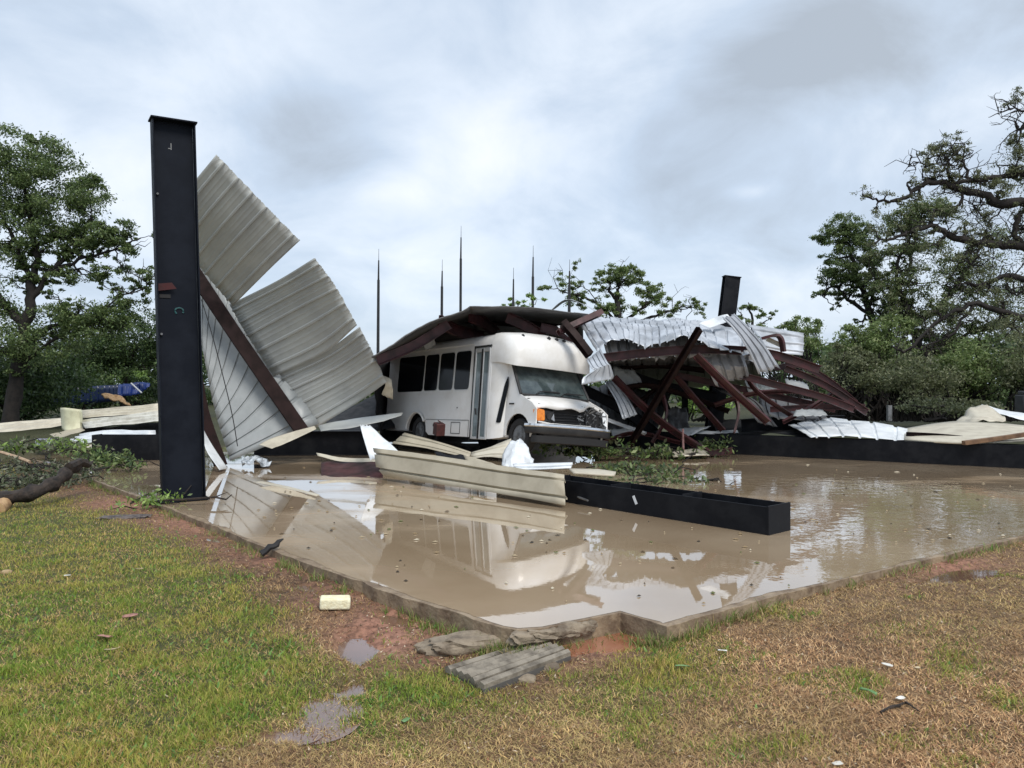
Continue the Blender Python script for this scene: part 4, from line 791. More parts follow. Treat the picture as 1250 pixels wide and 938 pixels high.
for pts, s, lab in (([(752, 452, 19.5), (800, 470, 19.5), (876, 486, 19.5)], 0.28, 'dark rafter sloping behind the leaning brown post'),
                    ([(800, 470, 20.5), (815, 500, 20.5), (824, 530, 20.5)], 0.16, 'dark upright strut in the middle of the green gap under the roof'),
                    ([(836, 462, 21), (836, 534, 21)], 0.16, 'dark strut standing right of the middle strut in the green gap'),
                    ([(700, 470, 18.8), (760, 500, 19.0), (800, 530, 19.3)], 0.25, 'dark rafter sloping down behind the bus nose'),
                    ([(905, 520, 18.0), (960, 516, 18.2), (1030, 515, 18.4)], 0.30, 'dark rafter lying low at the right end of the wreck')):
    beam('dark_rafter', [P(*q) for q in pts], I_prof(0.14, s, 0.015, 0.012), M['black_steel'], lab, 'rafter', DG, up=(0, 0, 1) if abs(pts[0][0] - pts[-1][0]) > 40 else (0, -1, 0))
TG = 'bent slender purlins tangled in the shade of the wreck'
for pts, w, lab in (([(745, 452, 18.6), (800, 446, 18.5), (860, 452, 18.4)], .12, 'slender purlin running level in the dark just under the long red purlin'), ([(742, 478, 17.6), (790, 470, 17.8), (842, 484, 18.2), (890, 502, 18.4)], .12, 'slender purlin waving across the dark opening behind the brown post'),
                    ([(760, 505, 18.0), (795, 478, 18.3), (822, 448, 18.6)], .12, 'slender purlin rising to the right behind the brown post'), ([(795, 540, 17.2), (812, 508, 17.2), (806, 476, 17.3)], .09, 'thin upright bent purlin left of the green gap'),
                    ([(905, 446, 17.4), (925, 478, 17.2), (968, 508, 17.1)], .10, 'thin purlin curving down through the two sagging purlins'), ([(872, 494, 17.6), (920, 480, 17.4), (982, 478, 17.3), (1030, 492, 17.2)], .10, 'thin purlin bowed over the dark crushed sheet at right'),
                    ([(955, 515, 17.0), (990, 496, 17.1), (1020, 476, 17.4)], .10, 'thin purlin rising to the right through the ends of the red fan'), ([(895, 528, 17.2), (900, 500, 17.4), (890, 470, 17.8)], .10, 'thin bent strut beside the foot of the black post'),
                    ([(735, 540, 17.2), (775, 528, 17.3), (830, 540, 17.4)], .08, 'thin rod lying low over the brush under the brown post')):
    beam('slender_purlin', [P(*q) for q in pts], C_prof(0.05, w, 0.010), M['brown_steel'] if w > .1 else M['red_steel'], lab, 'purlin', TG, up=(0.1, -0.5, 0.9))
for i, (q, lab) in enumerate(((([(748, 448, 18.0), (775, 452, 18)], [(752, 474, 17.6), (785, 468, 17.8)]), 'crumpled grey scrap in the dark beside the folded silver corner'), (([(905, 455, 18.2), (940, 462, 18.2)], [(915, 482, 17.8), (952, 476, 17.9)]), 'crumpled grey scrap behind the end of the silver strip'),
                              (([(958, 462, 17.9), (985, 468, 17.9)], [(962, 478, 17.6), (990, 480, 17.6)]), 'small pale scrap caught between the red purlins at right'), (([(972, 500, 16.9), (1004, 500, 17)], [(968, 508, 16.7), (1010, 507, 16.8)]), 'pale scrap on the low dark rafter at right'),
                              (([(812, 500, 19.2), (838, 496, 19.4)], [(815, 526, 18.9), (842, 528, 19)]), 'dark scrap filling the lower part of the green gap'))):
    sheet('torn_sheet', PR(*q), M['pale_sheet'] if i in (2, 3) else M['dark_sheet'] if i == 4 else M['grey_sheet'], lab, 'metal sheet', crumple=0.05 if i in (2, 3) else 0.14, cscale=3, seed=i + 20, jag=0.03, nv=8, ang=15)
def black_post():
    a, b_ = P(868, 546, 20.2), P(893, 339, 20.2); ax = (b_ - a).normalized(); t = empty('black_post', a, 'thick black steel post leaning slightly and sticking up through the crumpled roof', 'steel post')
    beam('shaft', [a, b_], I_prof(0.40, 0.24, 0.018, 0.014), M['black_steel'], up=(0.1, -1, 0.0), parent=t)
    b = MB(); s = Vector((1, 0, 0)); s = (s - ax * s.dot(ax)).normalized(); Rm = Matrix((s, ax.cross(s), ax)).transposed(); b.box(b_ + ax * 0.012, (0.44, 0.30, 0.02), Rm); b.build('cap_plate', M['black_steel'], t)
black_post()

# ---- black beams lying on the slab
def lying_beam(name, a, b_, w, h, label, end=True, hide=None):
    """I-beam on its side: two standing flanges, web lying between them"""
    a, b_ = Vector(a), Vector(b_); d = (b_ - a).normalized(); s = d.cross(Vector((0, 0, 1))).normalized(); Rm = Matrix((d, s, d.cross(s) * -1)).transposed(); Rm = Matrix((d, -s, Vector((0, 0, 1)))).transposed(); L_ = (b_ - a).length; c = (a + b_) / 2
    t = empty(name, a, label, 'steel beam')
    for k in (-1, 1):
        b = MB(); b.box(c + Rm @ Vector((0, k * w / 2, h / 2)), (L_, 0.018, h), Rm); b.build('flange', M['black_steel'], t, bevel=0.003)
    b = MB(); b.box(c + Rm @ Vector((0, 0, h * 0.55)), (L_ - 0.02, w - 0.024, 0.012), Rm); b.build('web', M['black_steel'], t)
    if end:
        for k in (-1, 1):
            b = MB(); b.box(c + Rm @ Vector((k * (L_ / 2 + 0.011), 0, h / 2 + 0.004)), (0.02, w + 0.03, h + 0.012), Rm); b.build('end_plate', M['black_steel'], t, bevel=0.003)
    for k in range(3):
        b = MB(); b.box(c + Rm @ Vector((-L_ / 2 + L_ * (0.25 + 0.25 * k), 0, h * 0.55 + 0.08)), (0.01, w - 0.03, 0.14), Rm); b.build('stiffener', M['black_steel'], t)
    return t, Rm, c, L_
FB = lying_beam('black_beam', (-0.05, 11.62, 0.0), (2.86, 8.28, 0.0), 0.42, 0.30, 'black steel beam lying in the muddy water in front of the bus with its closed end towards the camera')
t, Rm, c, L_ = FB
b = MB(); b.box(c + Rm @ Vector((0.42, -0.2215, 0.17)), (0.035, 0.005, 0.11), Rm @ Matrix.Rotation(R(-28), 3, 'Y')); b.build('white_scuff', M['white_sheet'], t)
b = MB(); b.tube([c + Rm @ Vector((-0.55, -0.225, 0.10)), c + Rm @ Vector((-0.30, -0.30, 0.09))], 0.014, 6); b.build('bolt_rod', M['grey_steel'], t)
BB = lying_beam('black_beam', (2.2, 19.55, 0.0), (12.3, 13.05, 0.0), 0.34, 0.44, 'long black steel beam lying along the far right edge of the flooded slab')
LB = lying_beam('black_beam', (-8.80, 16.35, 0.0), (-6.6, 16.3, 0.0), 0.34, 0.52, 'short black steel beam behind the foot of the tall column')

# ---- beige siding and scraps in front of the bus
sheet('siding_panel', PR([(455, 547, 13.1), (530, 556, 12.1), (600, 567, 11.2), (689, 580, 10.25)], [(457, 556, 13.0), (530, 566, 11.95), (604, 578, 11.05), (689, 589, 10.1)], [(458, 569, 12.9), (535, 581, 11.8), (610, 593, 10.9), (690, 604, 9.98)], [(470, 583, 12.75), (540, 592, 11.65), (612, 603, 10.75), (690, 617, 9.88)]), M['beige_sheet'], 'long beige ribbed siding panel lying across the slab in front of the bus', 'siding panel', ribs=2, amp=-0.05, nv=18, swap=True, minor=False, crumple=0.018, rw=0.10)
sheet('folded_siding', PR([(478, 541, 14.0), (520, 548, 13.6), (572, 560, 13.0)], [(494, 528, 14.3), (530, 538, 13.9), (575, 552, 13.2)]), M['beige_sheet'], 'dark beige folded siding piece behind the left end of the long beige panel', 'siding panel', nv=6, ribs=2, amp=0.03, crumple=0.02, swap=True, minor=False)
sheet('folded_siding', PR([(572, 560, 13.2), (600, 558, 13.0), (628, 562, 12.8)], [(576, 552, 13.4), (600, 545, 13.4), (624, 536, 13.5)]), M['cream_sheet'], 'pale cream siding piece tilted up below the bus door', 'siding panel', ribs=2, amp=0.03, nv=6, crumple=0.02, swap=True, minor=False)
sheet('folded_siding', PR([(566, 556, 12.6), (600, 566, 12.1), (630, 576, 11.5)], [(570, 566, 12.4), (600, 577, 11.8), (628, 584, 11.3)]), M['beige_sheet'], 'beige siding scrap lying on the black beam behind the long beige panel', 'siding panel', crumple=0.03)
sheet('dark_piece', PR([(530, 552, 12.9), (568, 558, 12.6)], [(535, 562, 12.5), (566, 568, 12.2)]), M['black_steel'], 'small dark metal scrap lying behind the beige panel', 'metal scrap', crumple=0.06)
sheet('crumpled_sheet', PR([(620, 545, 12.8), (634, 533, 13.0), (645, 544, 12.9)], [(615, 560, 12.5), (634, 552, 12.3), (650, 558, 12.6)], [(612, 572, 12.2), (634, 572, 12.0), (648, 570, 12.3)]), M['white_sheet'], 'crumpled white sheet standing up beside the bus front wheel', 'metal sheet', crumple=0.10, cscale=3, nv=12, ang=15)
sheet('white_channel', PR([(626, 567, 11.6), (660, 566, 11.6), (699, 565, 11.6)], [(627, 569, 11.5), (660, 569, 11.5), (699, 567, 11.5)], [(627, 572, 11.5), (660, 571.5, 11.5), (698, 569, 11.5)], [(629, 573.5, 11.4), (660, 573, 11.4), (697, 571.5, 11.4)]), M['white_sheet'], 'white metal channel lying level on top of the black beam', 'trim strip', nv=8, thick=0.015)
sheet('flat_board', PR([(694, 573, 12.6), (730, 574, 12.5), (752, 577, 12.4)], [(700, 578, 12.0), (730, 580, 11.9), (750, 581, 12.0)]), M['cream_sheet'], 'flat cream board lying on the slab just behind the black beam', 'board', thick=0.03)
b = MB(); b.box(P(536, 524, 16.6), (0.20, 0.20, 0.26), Matrix.Rotation(0.5, 3, 'Z') @ Matrix.Rotation(0.2, 3, 'X')); b.tube([P(536, 515, 16.6), P(536.5, 514, 16.6)], 0.04, 10)
tag(b.build('red_canister', mat('red_plastic', (0.075, 0.02, 0.02), 0.55, var2=(0.035, 0.014, 0.014), vscale=9), bevel=0.03), 'red plastic canister standing by the bus skirt behind the rear wheel', 'canister')
sheet('flat_board', PR([(308, 589, 12.6), (345, 596, 11.9), (386, 606, 11.0)], [(318, 588, 12.7), (352, 595, 12.0), (390, 605, 11.1)]), M['cream_sheet'], 'thin pale board lying in the shallow water left of the beige siding', 'board', thick=0.025)
# thin white sheets and pale bits at the foot of the red posts
for i, (q, lab) in enumerate(((([(745, 524, 17.8), (775, 522, 17.9)], [(748, 533, 17.2), (784, 531, 17.4)]), 'white sheet lying right of the bus bumper'),
                              (([(812, 524, 18.0), (868, 521, 18.3)], [(836, 533, 17.6), (845, 531, 17.7)]), 'pointed white sheet lying behind the foot of the red posts'),
                              (([(846, 527, 18.2), (900, 526, 18.4)], [(848, 530, 18.0), (902, 530, 18.2)]), 'narrow white sheet lying along the black beam'),
                              (([(735, 508, 16.8), (790, 528, 17.2)], [(733, 512, 16.8), (788, 532, 17.2)]), 'white strip sloping down right of the bus headlight'))):
    sheet('flat_sheet', PR(*q), M['white_sheet'] if i != 3 else M['galv'], lab, 'metal sheet', crumple=0.05, seed=i + 2)
sheet('flat_board', PR([(818, 553, 16.6), (850, 548, 17.1), (862, 551, 17.0)], [(822, 558, 16.2), (850, 556, 16.3), (866, 556, 16.4)]), M['cream_sheet'], 'flat pale board lying in the shallow water right of the brush', 'board', thick=0.03)
beam('thin_pipe', [P(833.5, 524, 16.8), P(834, 545, 16.75), P(834, 553, 16.7)], [(0.025 * math.cos(q), 0.025 * math.sin(q)) for q in np.linspace(0, 2 * PI, 7, endpoint=False)], mat('rusty_pipe', (0.35, 0.20, 0.19), 0.6, var2=(0.2, 0.09, 0.08), vscale=9), 'thin pale pipe standing upright in the water among the red posts', 'pipe', up=(0, 1, 0))

# ---- sheets on the long black beam at the right
sheet('white_sheet_roll', PR([(962, 519, 17.6), (1000, 510, 18.2), (1050, 513, 17.8), (1108, 523, 17.0)], [(975, 525, 16.9), (1010, 520, 17.2), (1055, 523, 16.9), (1107, 530, 16.4)], [(990, 534, 16.35), (1020, 533, 16.2), (1060, 535, 16.0), (1104, 537, 15.7)]), M['white_sheet'], 'white ribbed roof sheet curled over the long black beam at right', 'roof sheet', ribs=6, amp=0.03, nv=10, crumple=0.05, minor=False, rw=0.10)
sheet('beige_sheet', PR([(1104, 524, 18.2), (1170, 515, 18.4), (1256, 521, 17.6)], [(1104, 531, 16.5), (1180, 528, 16.2), (1258, 531, 15.8)], [(1104, 537, 15.7), (1182, 541, 15.0), (1260, 537, 14.8)]), M['cream_sheet'], 'flat cream wall panel lying on the long black beam at the right edge', 'wall panel', nv=8, thick=0.04, crumple=0.02)
beam('lumber', [P(1176, 541, 14.9), P(1215, 536, 14.9), P(1262, 529, 14.8)], [(-0.06, -0.04), (0.06, -0.04), (0.06, 0.04), (-0.06, 0.04)], mat('brown_lumber', (0.19, 0.11, 0.06), 0.8, var2=(0.11, 0.06, 0.035), vscale=7), 'brown plank lying across the cream wall panel at the right edge', 'plank', bevel=0.006)
beam('thin_purlin', [P(1106, 530, 16.1), P(1145, 532, 15.9), P(1186, 536, 15.6)], C_prof(0.05, 0.09, 0.01), M['brown_steel'], 'thin brown purlin lying along the front of the cream wall panel', 'purlin')
sheet('crumpled_cream', PR([(1164, 517, 19), (1185, 499, 19.5), (1205, 494, 19.6)], [(1172, 518, 18.6), (1195, 508, 18.6), (1225, 506, 18.8)], [(1180, 518, 18.4), (1200, 516, 18.2), (1228, 515, 18.2)]), M['cream_sheet'], 'crumpled cream sheet humped up behind the cream wall panel', 'metal sheet', crumple=0.10, nv=12, cscale=2.5)
sheet('white_strip', PR([(1198, 493, 20), (1225, 500, 19.6), (1258, 506, 19.2)], [(1205, 501, 19.4), (1228, 508, 19.0), (1258, 515, 18.8)]), M['white_sheet'], 'white strip lying at the right edge behind the crumpled cream sheet', 'metal sheet', crumple=0.04)
beam('grey_post', [P(1085.5, 514, 19.5), P(1085.5, 495, 19.5)], [(-0.05, -0.05), (0.05, -0.05), (0.05, 0.05), (-0.05, 0.05)], M['grey_steel'], 'short grey post standing behind the white roof sheet at right', 'post', up=(0, 1, 0))
b = MB(); b.box(P(1250, 495, 22), (0.30, 0.4, 0.6)); b.box(P(1250, 480, 22), (0.20, 0.3, 0.12)); tag(b.build('dark_cabinet', M['black_plastic'], bevel=0.03), 'dark metal cabinet at the far right edge behind the white strip', 'cabinet')

# ---- pile of cream sheets at the left
M['pale_cream'] = mat('pale_cream_sheet', (0.62, 0.61, 0.55), 0.5, var2=(0.44, 0.42, 0.36), vscale=4)
sheet('dark_piece', PR([(96, 522, 19.6), (150, 520, 19.4), (205, 516, 19)], [(100, 534, 18.8), (150, 533, 18.6), (205, 532, 18.4)]), M['shade_black'], 'black sheet added as shade in the gap between the cream sheets left of the column', 'metal scrap', crumple=0.06)  # added sheet, puts the shade between the cream sheets in as black
LG = 'cream metal sheets piled up left of the column'
sheet('cream_sheet', PR([(-30, 519, 21), (40, 514, 21), (78, 510, 21)], [(-30, 529, 19.5), (40, 525, 19.6), (80, 519, 19.8)]), M['cream_sheet'], 'long cream sheet at the left edge, lowest part of the pile', 'metal sheet', LG, ribs=3, amp=0.04, nv=8, swap=True, crumple=0.04, minor=False)
sheet('cream_sheet', PR([(98, 502, 21), (150, 498, 20.6), (196, 493, 20.4)], [(100, 511, 19.8), (150, 507, 19.6), (200, 501, 19.5)]), M['cream_sheet'], 'uppermost long sheet of the cream pile reaching the column', 'metal sheet', LG, ribs=3, amp=0.05, nv=8, swap=True, crumple=0.03, minor=False)
sheet('cream_sheet', PR([(98, 514, 20), (150, 508, 19.4), (200, 501, 19.2)], [(104, 523, 18.6), (150, 520, 18.4), (202, 514, 18.2)]), M['pale_cream'], 'whiter sheet directly below the uppermost sheet of the cream pile', 'metal sheet', LG, ribs=3, amp=0.05, nv=8, swap=True, crumple=0.05, minor=False)
sheet('cream_sheet', PR([(100, 530, 18.4), (140, 526, 18.0), (190, 526, 17.6)], [(84, 541, 17.2), (120, 540, 16.9), (190, 534, 16.8)]), M['white_sheet'], 'white sheet sagging over the short black beam left of the column', 'metal sheet', LG, ribs=3, amp=0.05, nv=8, swap=True, crumple=0.04, minor=False)
sheet('cream_sheet', PR([(90, 543, 17.2), (125, 541, 16.9)], [(92, 548, 16.8), (126, 548, 16.6)]), M['cream_sheet'], 'small grey cream scrap poking out beside the short black beam', 'metal sheet', LG, crumple=0.03)
sheet('cream_sheet', PR([(60, 530, 19.2), (100, 522, 19.2)], [(70, 536, 18.4), (104, 526, 18.4)]), M['beige_sheet'], 'beige scrap sloping under the upright cream box panel', 'metal sheet', LG, crumple=0.03)
sheet('box_panel', PR([(74, 498, 19.6), (80, 498, 19.3), (97, 500, 19.3), (100, 501, 19.8)], [(75, 514, 19.6), (81, 515, 19.3), (98, 516, 19.3), (101, 516, 19.8)], [(76, 524, 19.5), (82, 527, 19.2), (99, 527, 19.2), (102, 522, 19.7)]), M['cream_box'], 'yellowish cream box panel standing upright in the pile left of the column', 'metal panel', thick=0.02)
sheet('grey_board', PR([(42, 536, 18.6), (65, 536, 18.4)], [(44, 543, 17.8), (64, 545, 17.6)]), mat('blue_grey_board', (0.28, 0.29, 0.36), 0.5, var2=(0.2, 0.2, 0.25), vscale=4), 'blue grey board lying in the brush left of the pile', 'board', thick=0.02)
b = MB(); b.tube([P(0, 552, 14.6), P(20, 558, 14.4), P(36, 564, 14.2)], 0.03, 6); tag(b.build('pale_pole', mat('pale_wood', (0.45, 0.33, 0.22), 0.8, var2=(0.3, 0.2, 0.13), vscale=9)), 'pale stripped stick lying on the brush at the left edge', 'stick')
# blue wall far behind
tb = empty('blue_wall', P(140, 495, 36), 'blue sheet metal wall section lying in front of the dark trees at left', 'metal wall')
blue = mat('blue_sheet', (0.010, 0.022, 0.075), 0.35, var2=(0.012, 0.022, 0.06), vscale=0.9)
sheet('panel', PR([(62, 474, 36), (120, 471, 35.5), (146, 470, 35)], [(62, 497, 36), (120, 492, 35.5), (146, 489, 35)]), blue, parent=tb, ribs=9, amp=0.06, nv=4, swap=False)
sheet('bright_panel', PR([(144, 470, 35), (165, 467, 34.6), (183, 468, 34.5)], [(144, 484, 34.6), (165, 482, 34.4), (183, 473, 34.3)]), mat('bright_blue_sheet', (0.008, 0.025, 0.12), 0.3, var2=(0.012, 0.03, 0.15), vscale=1.4), parent=tb, ribs=4, amp=0.08, nv=4, crumple=0.12)
b = MB(); b.tube([P(160, 468, 34), P(173, 480, 33.8)], 0.035, 6); b.build('rail', M['silver_trim'], tb)
sheet('split_plywood', PR([(124, 483, 31), (140, 480, 31), (152, 488, 31)], [(128, 488, 30.6), (145, 489, 30.6), (160, 496, 30.6)]), M['fresh_wood'], 'splintered yellow plywood lying in front of the blue wall', 'plywood', crumple=0.15, thick=0.05)

# ---- six slender masts far behind the roof
for i, (px, y0, ym, lab) in enumerate(((462, 318, 342, 'slender dark mast standing alone above the left roof slope, leftmost of the six'), (539.5, 331, 350, 'short thin mast just left of the tallest mast'), (562.5, 290, 316, 'tallest of the slender dark masts behind the roof peak'),
                                    (626.5, 341, 368, 'thin mast rising beside the leafy twigs left of the crumpled roof'), (650.5, 314, 338, 'tall mast standing just right of the leafy twigs'), (695, 331, 348, 'thin mast among the branches left of the lone oak, rightmost of the six'))):
    Y = 32 + (i * 7) % 5; t = empty('antenna_mast', P(px, 520, Y), lab, 'antenna mast', 'slender masts behind the collapsed roof')
    b = MB(); b.tube([P(px - 1, 516, Y), P(px - 0.6, 430, Y), P(px, ym, Y)], [0.075, 0.07, 0.06], 6); b.build('pole', M['black_plastic'], t)
    b = MB(); b.tube([P(px, ym, Y), P(px + 0.3, y0, Y)], [0.045, 0.03], 6); b.tube([P(px + 0.3, y0, Y), P(px + 0.4, y0 - 14, Y)], [0.012, 0.008], 4); b.build('whip', M['black_plastic'], t)

# ------------------------------------------------------------------ trees and brush
def leaves_mesh(name, C, size, cols, jit=0.3, up=0.4, m=None, parent=None):
    """C: (n,3) leaf centres"""
    n = len(C); s = 1.0 * size * (0.6 + 0.8 * RNG.random(n))[:, None]
    a = RNG.normal(size=(n, 3)); a /= np.linalg.norm(a, axis=1)[:, None]
    nr = RNG.normal(size=(n, 3)); nr[:, 2] = np.abs(nr[:, 2]) + up; b = np.cross(nr, a); b /= np.linalg.norm(b, axis=1)[:, None] + 1e-9
    V = np.stack([C - a * s, C + b * s * 0.42, C + a * s, C - b * s * 0.42], 1).reshape(-1, 3)
    Fc = np.arange(n * 4).reshape(-1, 4); c = pick(cols, n, jit)
    return link(name, np_mesh(name, V, Fc, np.repeat(c, 4, 0)), m or M['leaf'], parent)
def crown_points(clumps, Y, dz, K=110, spread=0.17, holes=True):
    out = []
    for cl in clumps:
        px, py, rx, ry, n = cl[:5]; n = int(n * 3.3); yo = cl[5] if len(cl) > 5 else 0
        c = P(px, py, Y + yo); k = Y / F; Rx, Rz = rx * k, ry * k; Ry = min(dz, (Rx + Rz) * 0.6)
        m = max(4, n // K); d = RNG.normal(size=(m, 3)); d /= np.linalg.norm(d, axis=1)[:, None]
        rad = RNG.random(m)[:, None] ** 0.45; sub = np.array(c)[None] + d * rad * np.array([Rx, Ry, Rz])[None] * 1.12
        w = RNG.random(m) + 0.15; w /= w.sum(); idx = RNG.choice(m, n, p=w); sg = spread * (Rx * Ry * Rz) ** (1 / 3) * 0.92
        out.append((sub, sub[idx] + RNG.normal(size=(n, 3)) * np.array([sg, sg, sg * 0.62])[None], c))
    return out
def wiggle(a, b, n, amp):
    a, b = Vector(a), Vector(b); pts = [a]; L_ = (b - a).length
    for i in range(1, n): pts.append(a.lerp(b, i / n) + Vector((random.gauss(0, 1), random.gauss(0, 1), random.gauss(0, 1))) * amp * L_)
    return pts + [b]
LEAFC = {'oak': [(0.105, 0.158, 0.055), (0.143, 0.206, 0.068), (0.077, 0.116, 0.046), (0.183, 0.235, 0.086)],
         'dark': [(0.055, 0.095, 0.034), (0.075, 0.127, 0.040), (0.040, 0.071, 0.029), (0.106, 0.156, 0.051)],
         'live': [(0.151, 0.222, 0.071), (0.196, 0.265, 0.089), (0.114, 0.166, 0.055), (0.251, 0.301, 0.127)],
         'dusty': [(0.189, 0.214, 0.106), (0.139, 0.163, 0.079), (0.239, 0.251, 0.139), (0.100, 0.116, 0.061)],
         'fresh': [(0.214, 0.327, 0.075), (0.277, 0.401, 0.100), (0.151, 0.251, 0.063)]}
def tree(name, label, Y, base, limbs, clumps, cols, size, dz=2.5, group=None, fill=0, twig=0.022, bare=0, cat='tree', tw=10, spread=0.17):
    t = empty(name, base, label, cat, group); b = MB(); pts = []
    for path, r0, r1 in limbs:
        q = smoothpath([P(x, y, Y + (o[0] if o else 0)) for x, y, *o in path], 5); n = len(q)
        q = [p + Vector((random.gauss(0, 1), random.gauss(0, 1), random.gauss(0, 1))) * 0.012 * Y / 28 * (0 if i == 0 else 1) for i, p in enumerate(q)]
        q = [p + Vector((random.gauss(0, 1), random.gauss(0, .6), random.gauss(0, 1))) * 0.034 * min(1, i) * Y / 28 for i, p in enumerate(q)]; r0, r1 = r0 * .82, r1 * .8; b.tube(q, [(r0 + (r1 - r0) * i / (n - 1)) * random.uniform(.86, 1.14) for i in range(n)], 7); pts += [(p, r0 + (r1 - r0) * i / (n - 1)) for i, p in enumerate(q)]
        for k in range(bare):
            i = random.randrange(n // 3, n); d = Vector((random.gauss(0, 1), random.gauss(0, .7), random.gauss(0.25, .9))).normalized() * random.uniform(0.4, 1.3) * Y / 28
            w = wiggle(q[i], q[i] + d, 4, 0.10); b.tube(w, [twig * 1.1, twig, twig * .8, twig * .6, twig * .3], 4)
            for _k in range(2):
                s_ = w[random.randrange(1, 4)]; e_ = Vector((random.gauss(0, 1), random.gauss(0, .7), random.gauss(.15, .8))).normalized() * random.uniform(.2, .6) * Y / 28; b.tube(wiggle(s_, s_ + e_, 3, .1), [twig * .6, twig * .5, twig * .4, twig * .2], 3)
    C = []; clumps = list(clumps)
    for _ in range(fill):
        i = random.randrange(len(pts)); p = pts[i][0]
        if pts[i][1] > 0.16: continue
        ppx, ppy = 625 + F * p.x / p.y, 469 - F * (p.z - CAMZ) / p.y
        clumps.append((ppx + random.gauss(0, 13), ppy + random.gauss(-4, 9), random.uniform(7, 17), random.uniform(4, 9), random.randint(25, 85), p.y - Y))
    for sub, lv, c in crown_points(clumps, Y, dz, spread=spread):
        near = min(pts, key=lambda q: (q[0] - c).length); w = wiggle(near[0], c, 4, 0.07); r = min(near[1] * 0.7, twig * 3.2)
        b.tube(w, [r, r * .9, r * .8, r * .65, r * .5], 5)
        for s in sub[:tw]:
            w2 = wiggle(w[random.randrange(2, 5)], s, 3, 0.09); b.tube(w2, [r * .5, r * .4, r * .3, r * .15], 4)
        C.append(lv)
    b.build('trunk', M['bark'], t, smooth=60)
    if C: leaves_mesh('crown', np.concatenate(C), size * 0.36, cols, parent=t)
    return t
# --- left: big oak and its neighbours
tree('oak_tree', 'large dark green oak with open branching behind the cream pile at left edge', 27, P(22, 520, 27),
     [([(14, 525), (22, 450), (36, 385), (40, 345)], 0.34, 0.20), ([(40, 345), (45, 310), (38, 270), (30, 225)], 0.17, 0.05), ([(38, 365), (60, 335), (90, 305), (112, 262)], 0.15, 0.04), ([(60, 335), (95, 318), (140, 305), (172, 290)], 0.09, 0.025),
      ([(30, 400), (-10, 350), (-40, 300), (-60, 250)], 0.18, 0.05), ([(30, 420), (70, 395), (110, 385), (150, 400)], 0.14, 0.04), ([(40, 345), (20, 300), (0, 255), (-12, 215)], 0.12, 0.04), ([(110, 385), (150, 360), (180, 350)], 0.05, 0.02), ([(22, 450), (60, 420), (85, 400), (70, 365)], 0.10, 0.03)],
     [(15, 190, 45, 32, 1500), (60, 205, 45, 28, 1500), (85, 245, 42, 30, 1600), (35, 245, 45, 36, 2000), (-20, 240, 50, 50, 1700), (105, 290, 32, 18, 800), (140, 280, 28, 14, 520), (65, 290, 42, 22, 1000), (10, 300, 40, 28, 900), (155, 300, 24, 12, 380), (100, 335, 36, 12, 420),
      (-30, 330, 60, 50, 1500), (80, 385, 46, 18, 1000), (120, 395, 46, 20, 1100), (150, 372, 30, 14, 500), (40, 420, 60, 26, 1500), (-20, 420, 60, 50, 2000), (112, 225, 24, 16, 380), (45, 172, 20, 10, 250), (168, 335, 22, 10, 200), (150, 330, 30, 8, 200)],
     LEAFC['oak'], 0.15, 3.0, spread=0.17, fill=130, bare=5)
tree('oak_tree', 'dark low oak crown just left of the column, behind the blue wall', 40, P(150, 500, 40),
     [([(150, 505), (152, 460), (140, 425), (120, 400)], 0.22, 0.08), ([(152, 460), (170, 425), (195, 400)], 0.14, 0.04)],
     [(120, 425, 50, 26, 2000), (165, 420, 42, 26, 1700), (200, 415, 35, 30, 1300), (150, 395, 36, 16, 800), (90, 440, 50, 28, 1800), (160, 448, 60, 16, 1300), (230, 440, 40, 25, 1200)], LEAFC['dark'], 0.21, 3.0)
for i, (px, py, rx, ry, n, Y, lab, cl) in enumerate(((28, 470, 66, 42, 4200, 30, 'dark dense bush under the big oak at the left edge', 'dark'), (-60, 470, 70, 55, 2600, 31, 'dark dense bush outside the left edge beside the oak trunk', 'dark'),
                                        (100, 478, 46, 22, 2000, 38, 'dark bush behind the blue wall', 'dark'), (118, 459, 50, 9, 700, 44, 'bright yellow green shrub seen over the blue wall', 'fresh'), (166, 462, 20, 8, 350, 43, 'small bright shrub seen at the right end of the blue wall', 'fresh'), (195, 475, 50, 18, 1500, 41, 'dark shrub right of the blue wall, mostly behind the column', 'dark'))):
    t = empty('bush', P(px, 505, Y), lab, 'bush'); b = MB(); C = []
    for sub, lv, c in crown_points([(px, py, rx, ry, n)], Y, 3, spread=0.2):
        for s in sub[:12]:
            w = wiggle(P(px, 512, Y) + Vector((random.uniform(-.5, .5), 0, 0)), s, 3, 0.06); b.tube(w, [0.05, 0.04, 0.03, 0.015], 4)
        C.append(lv)
    b.build('stems', M['bark'], t); leaves_mesh('foliage', np.concatenate(C), 0.08, LEAFC[cl], parent=t)
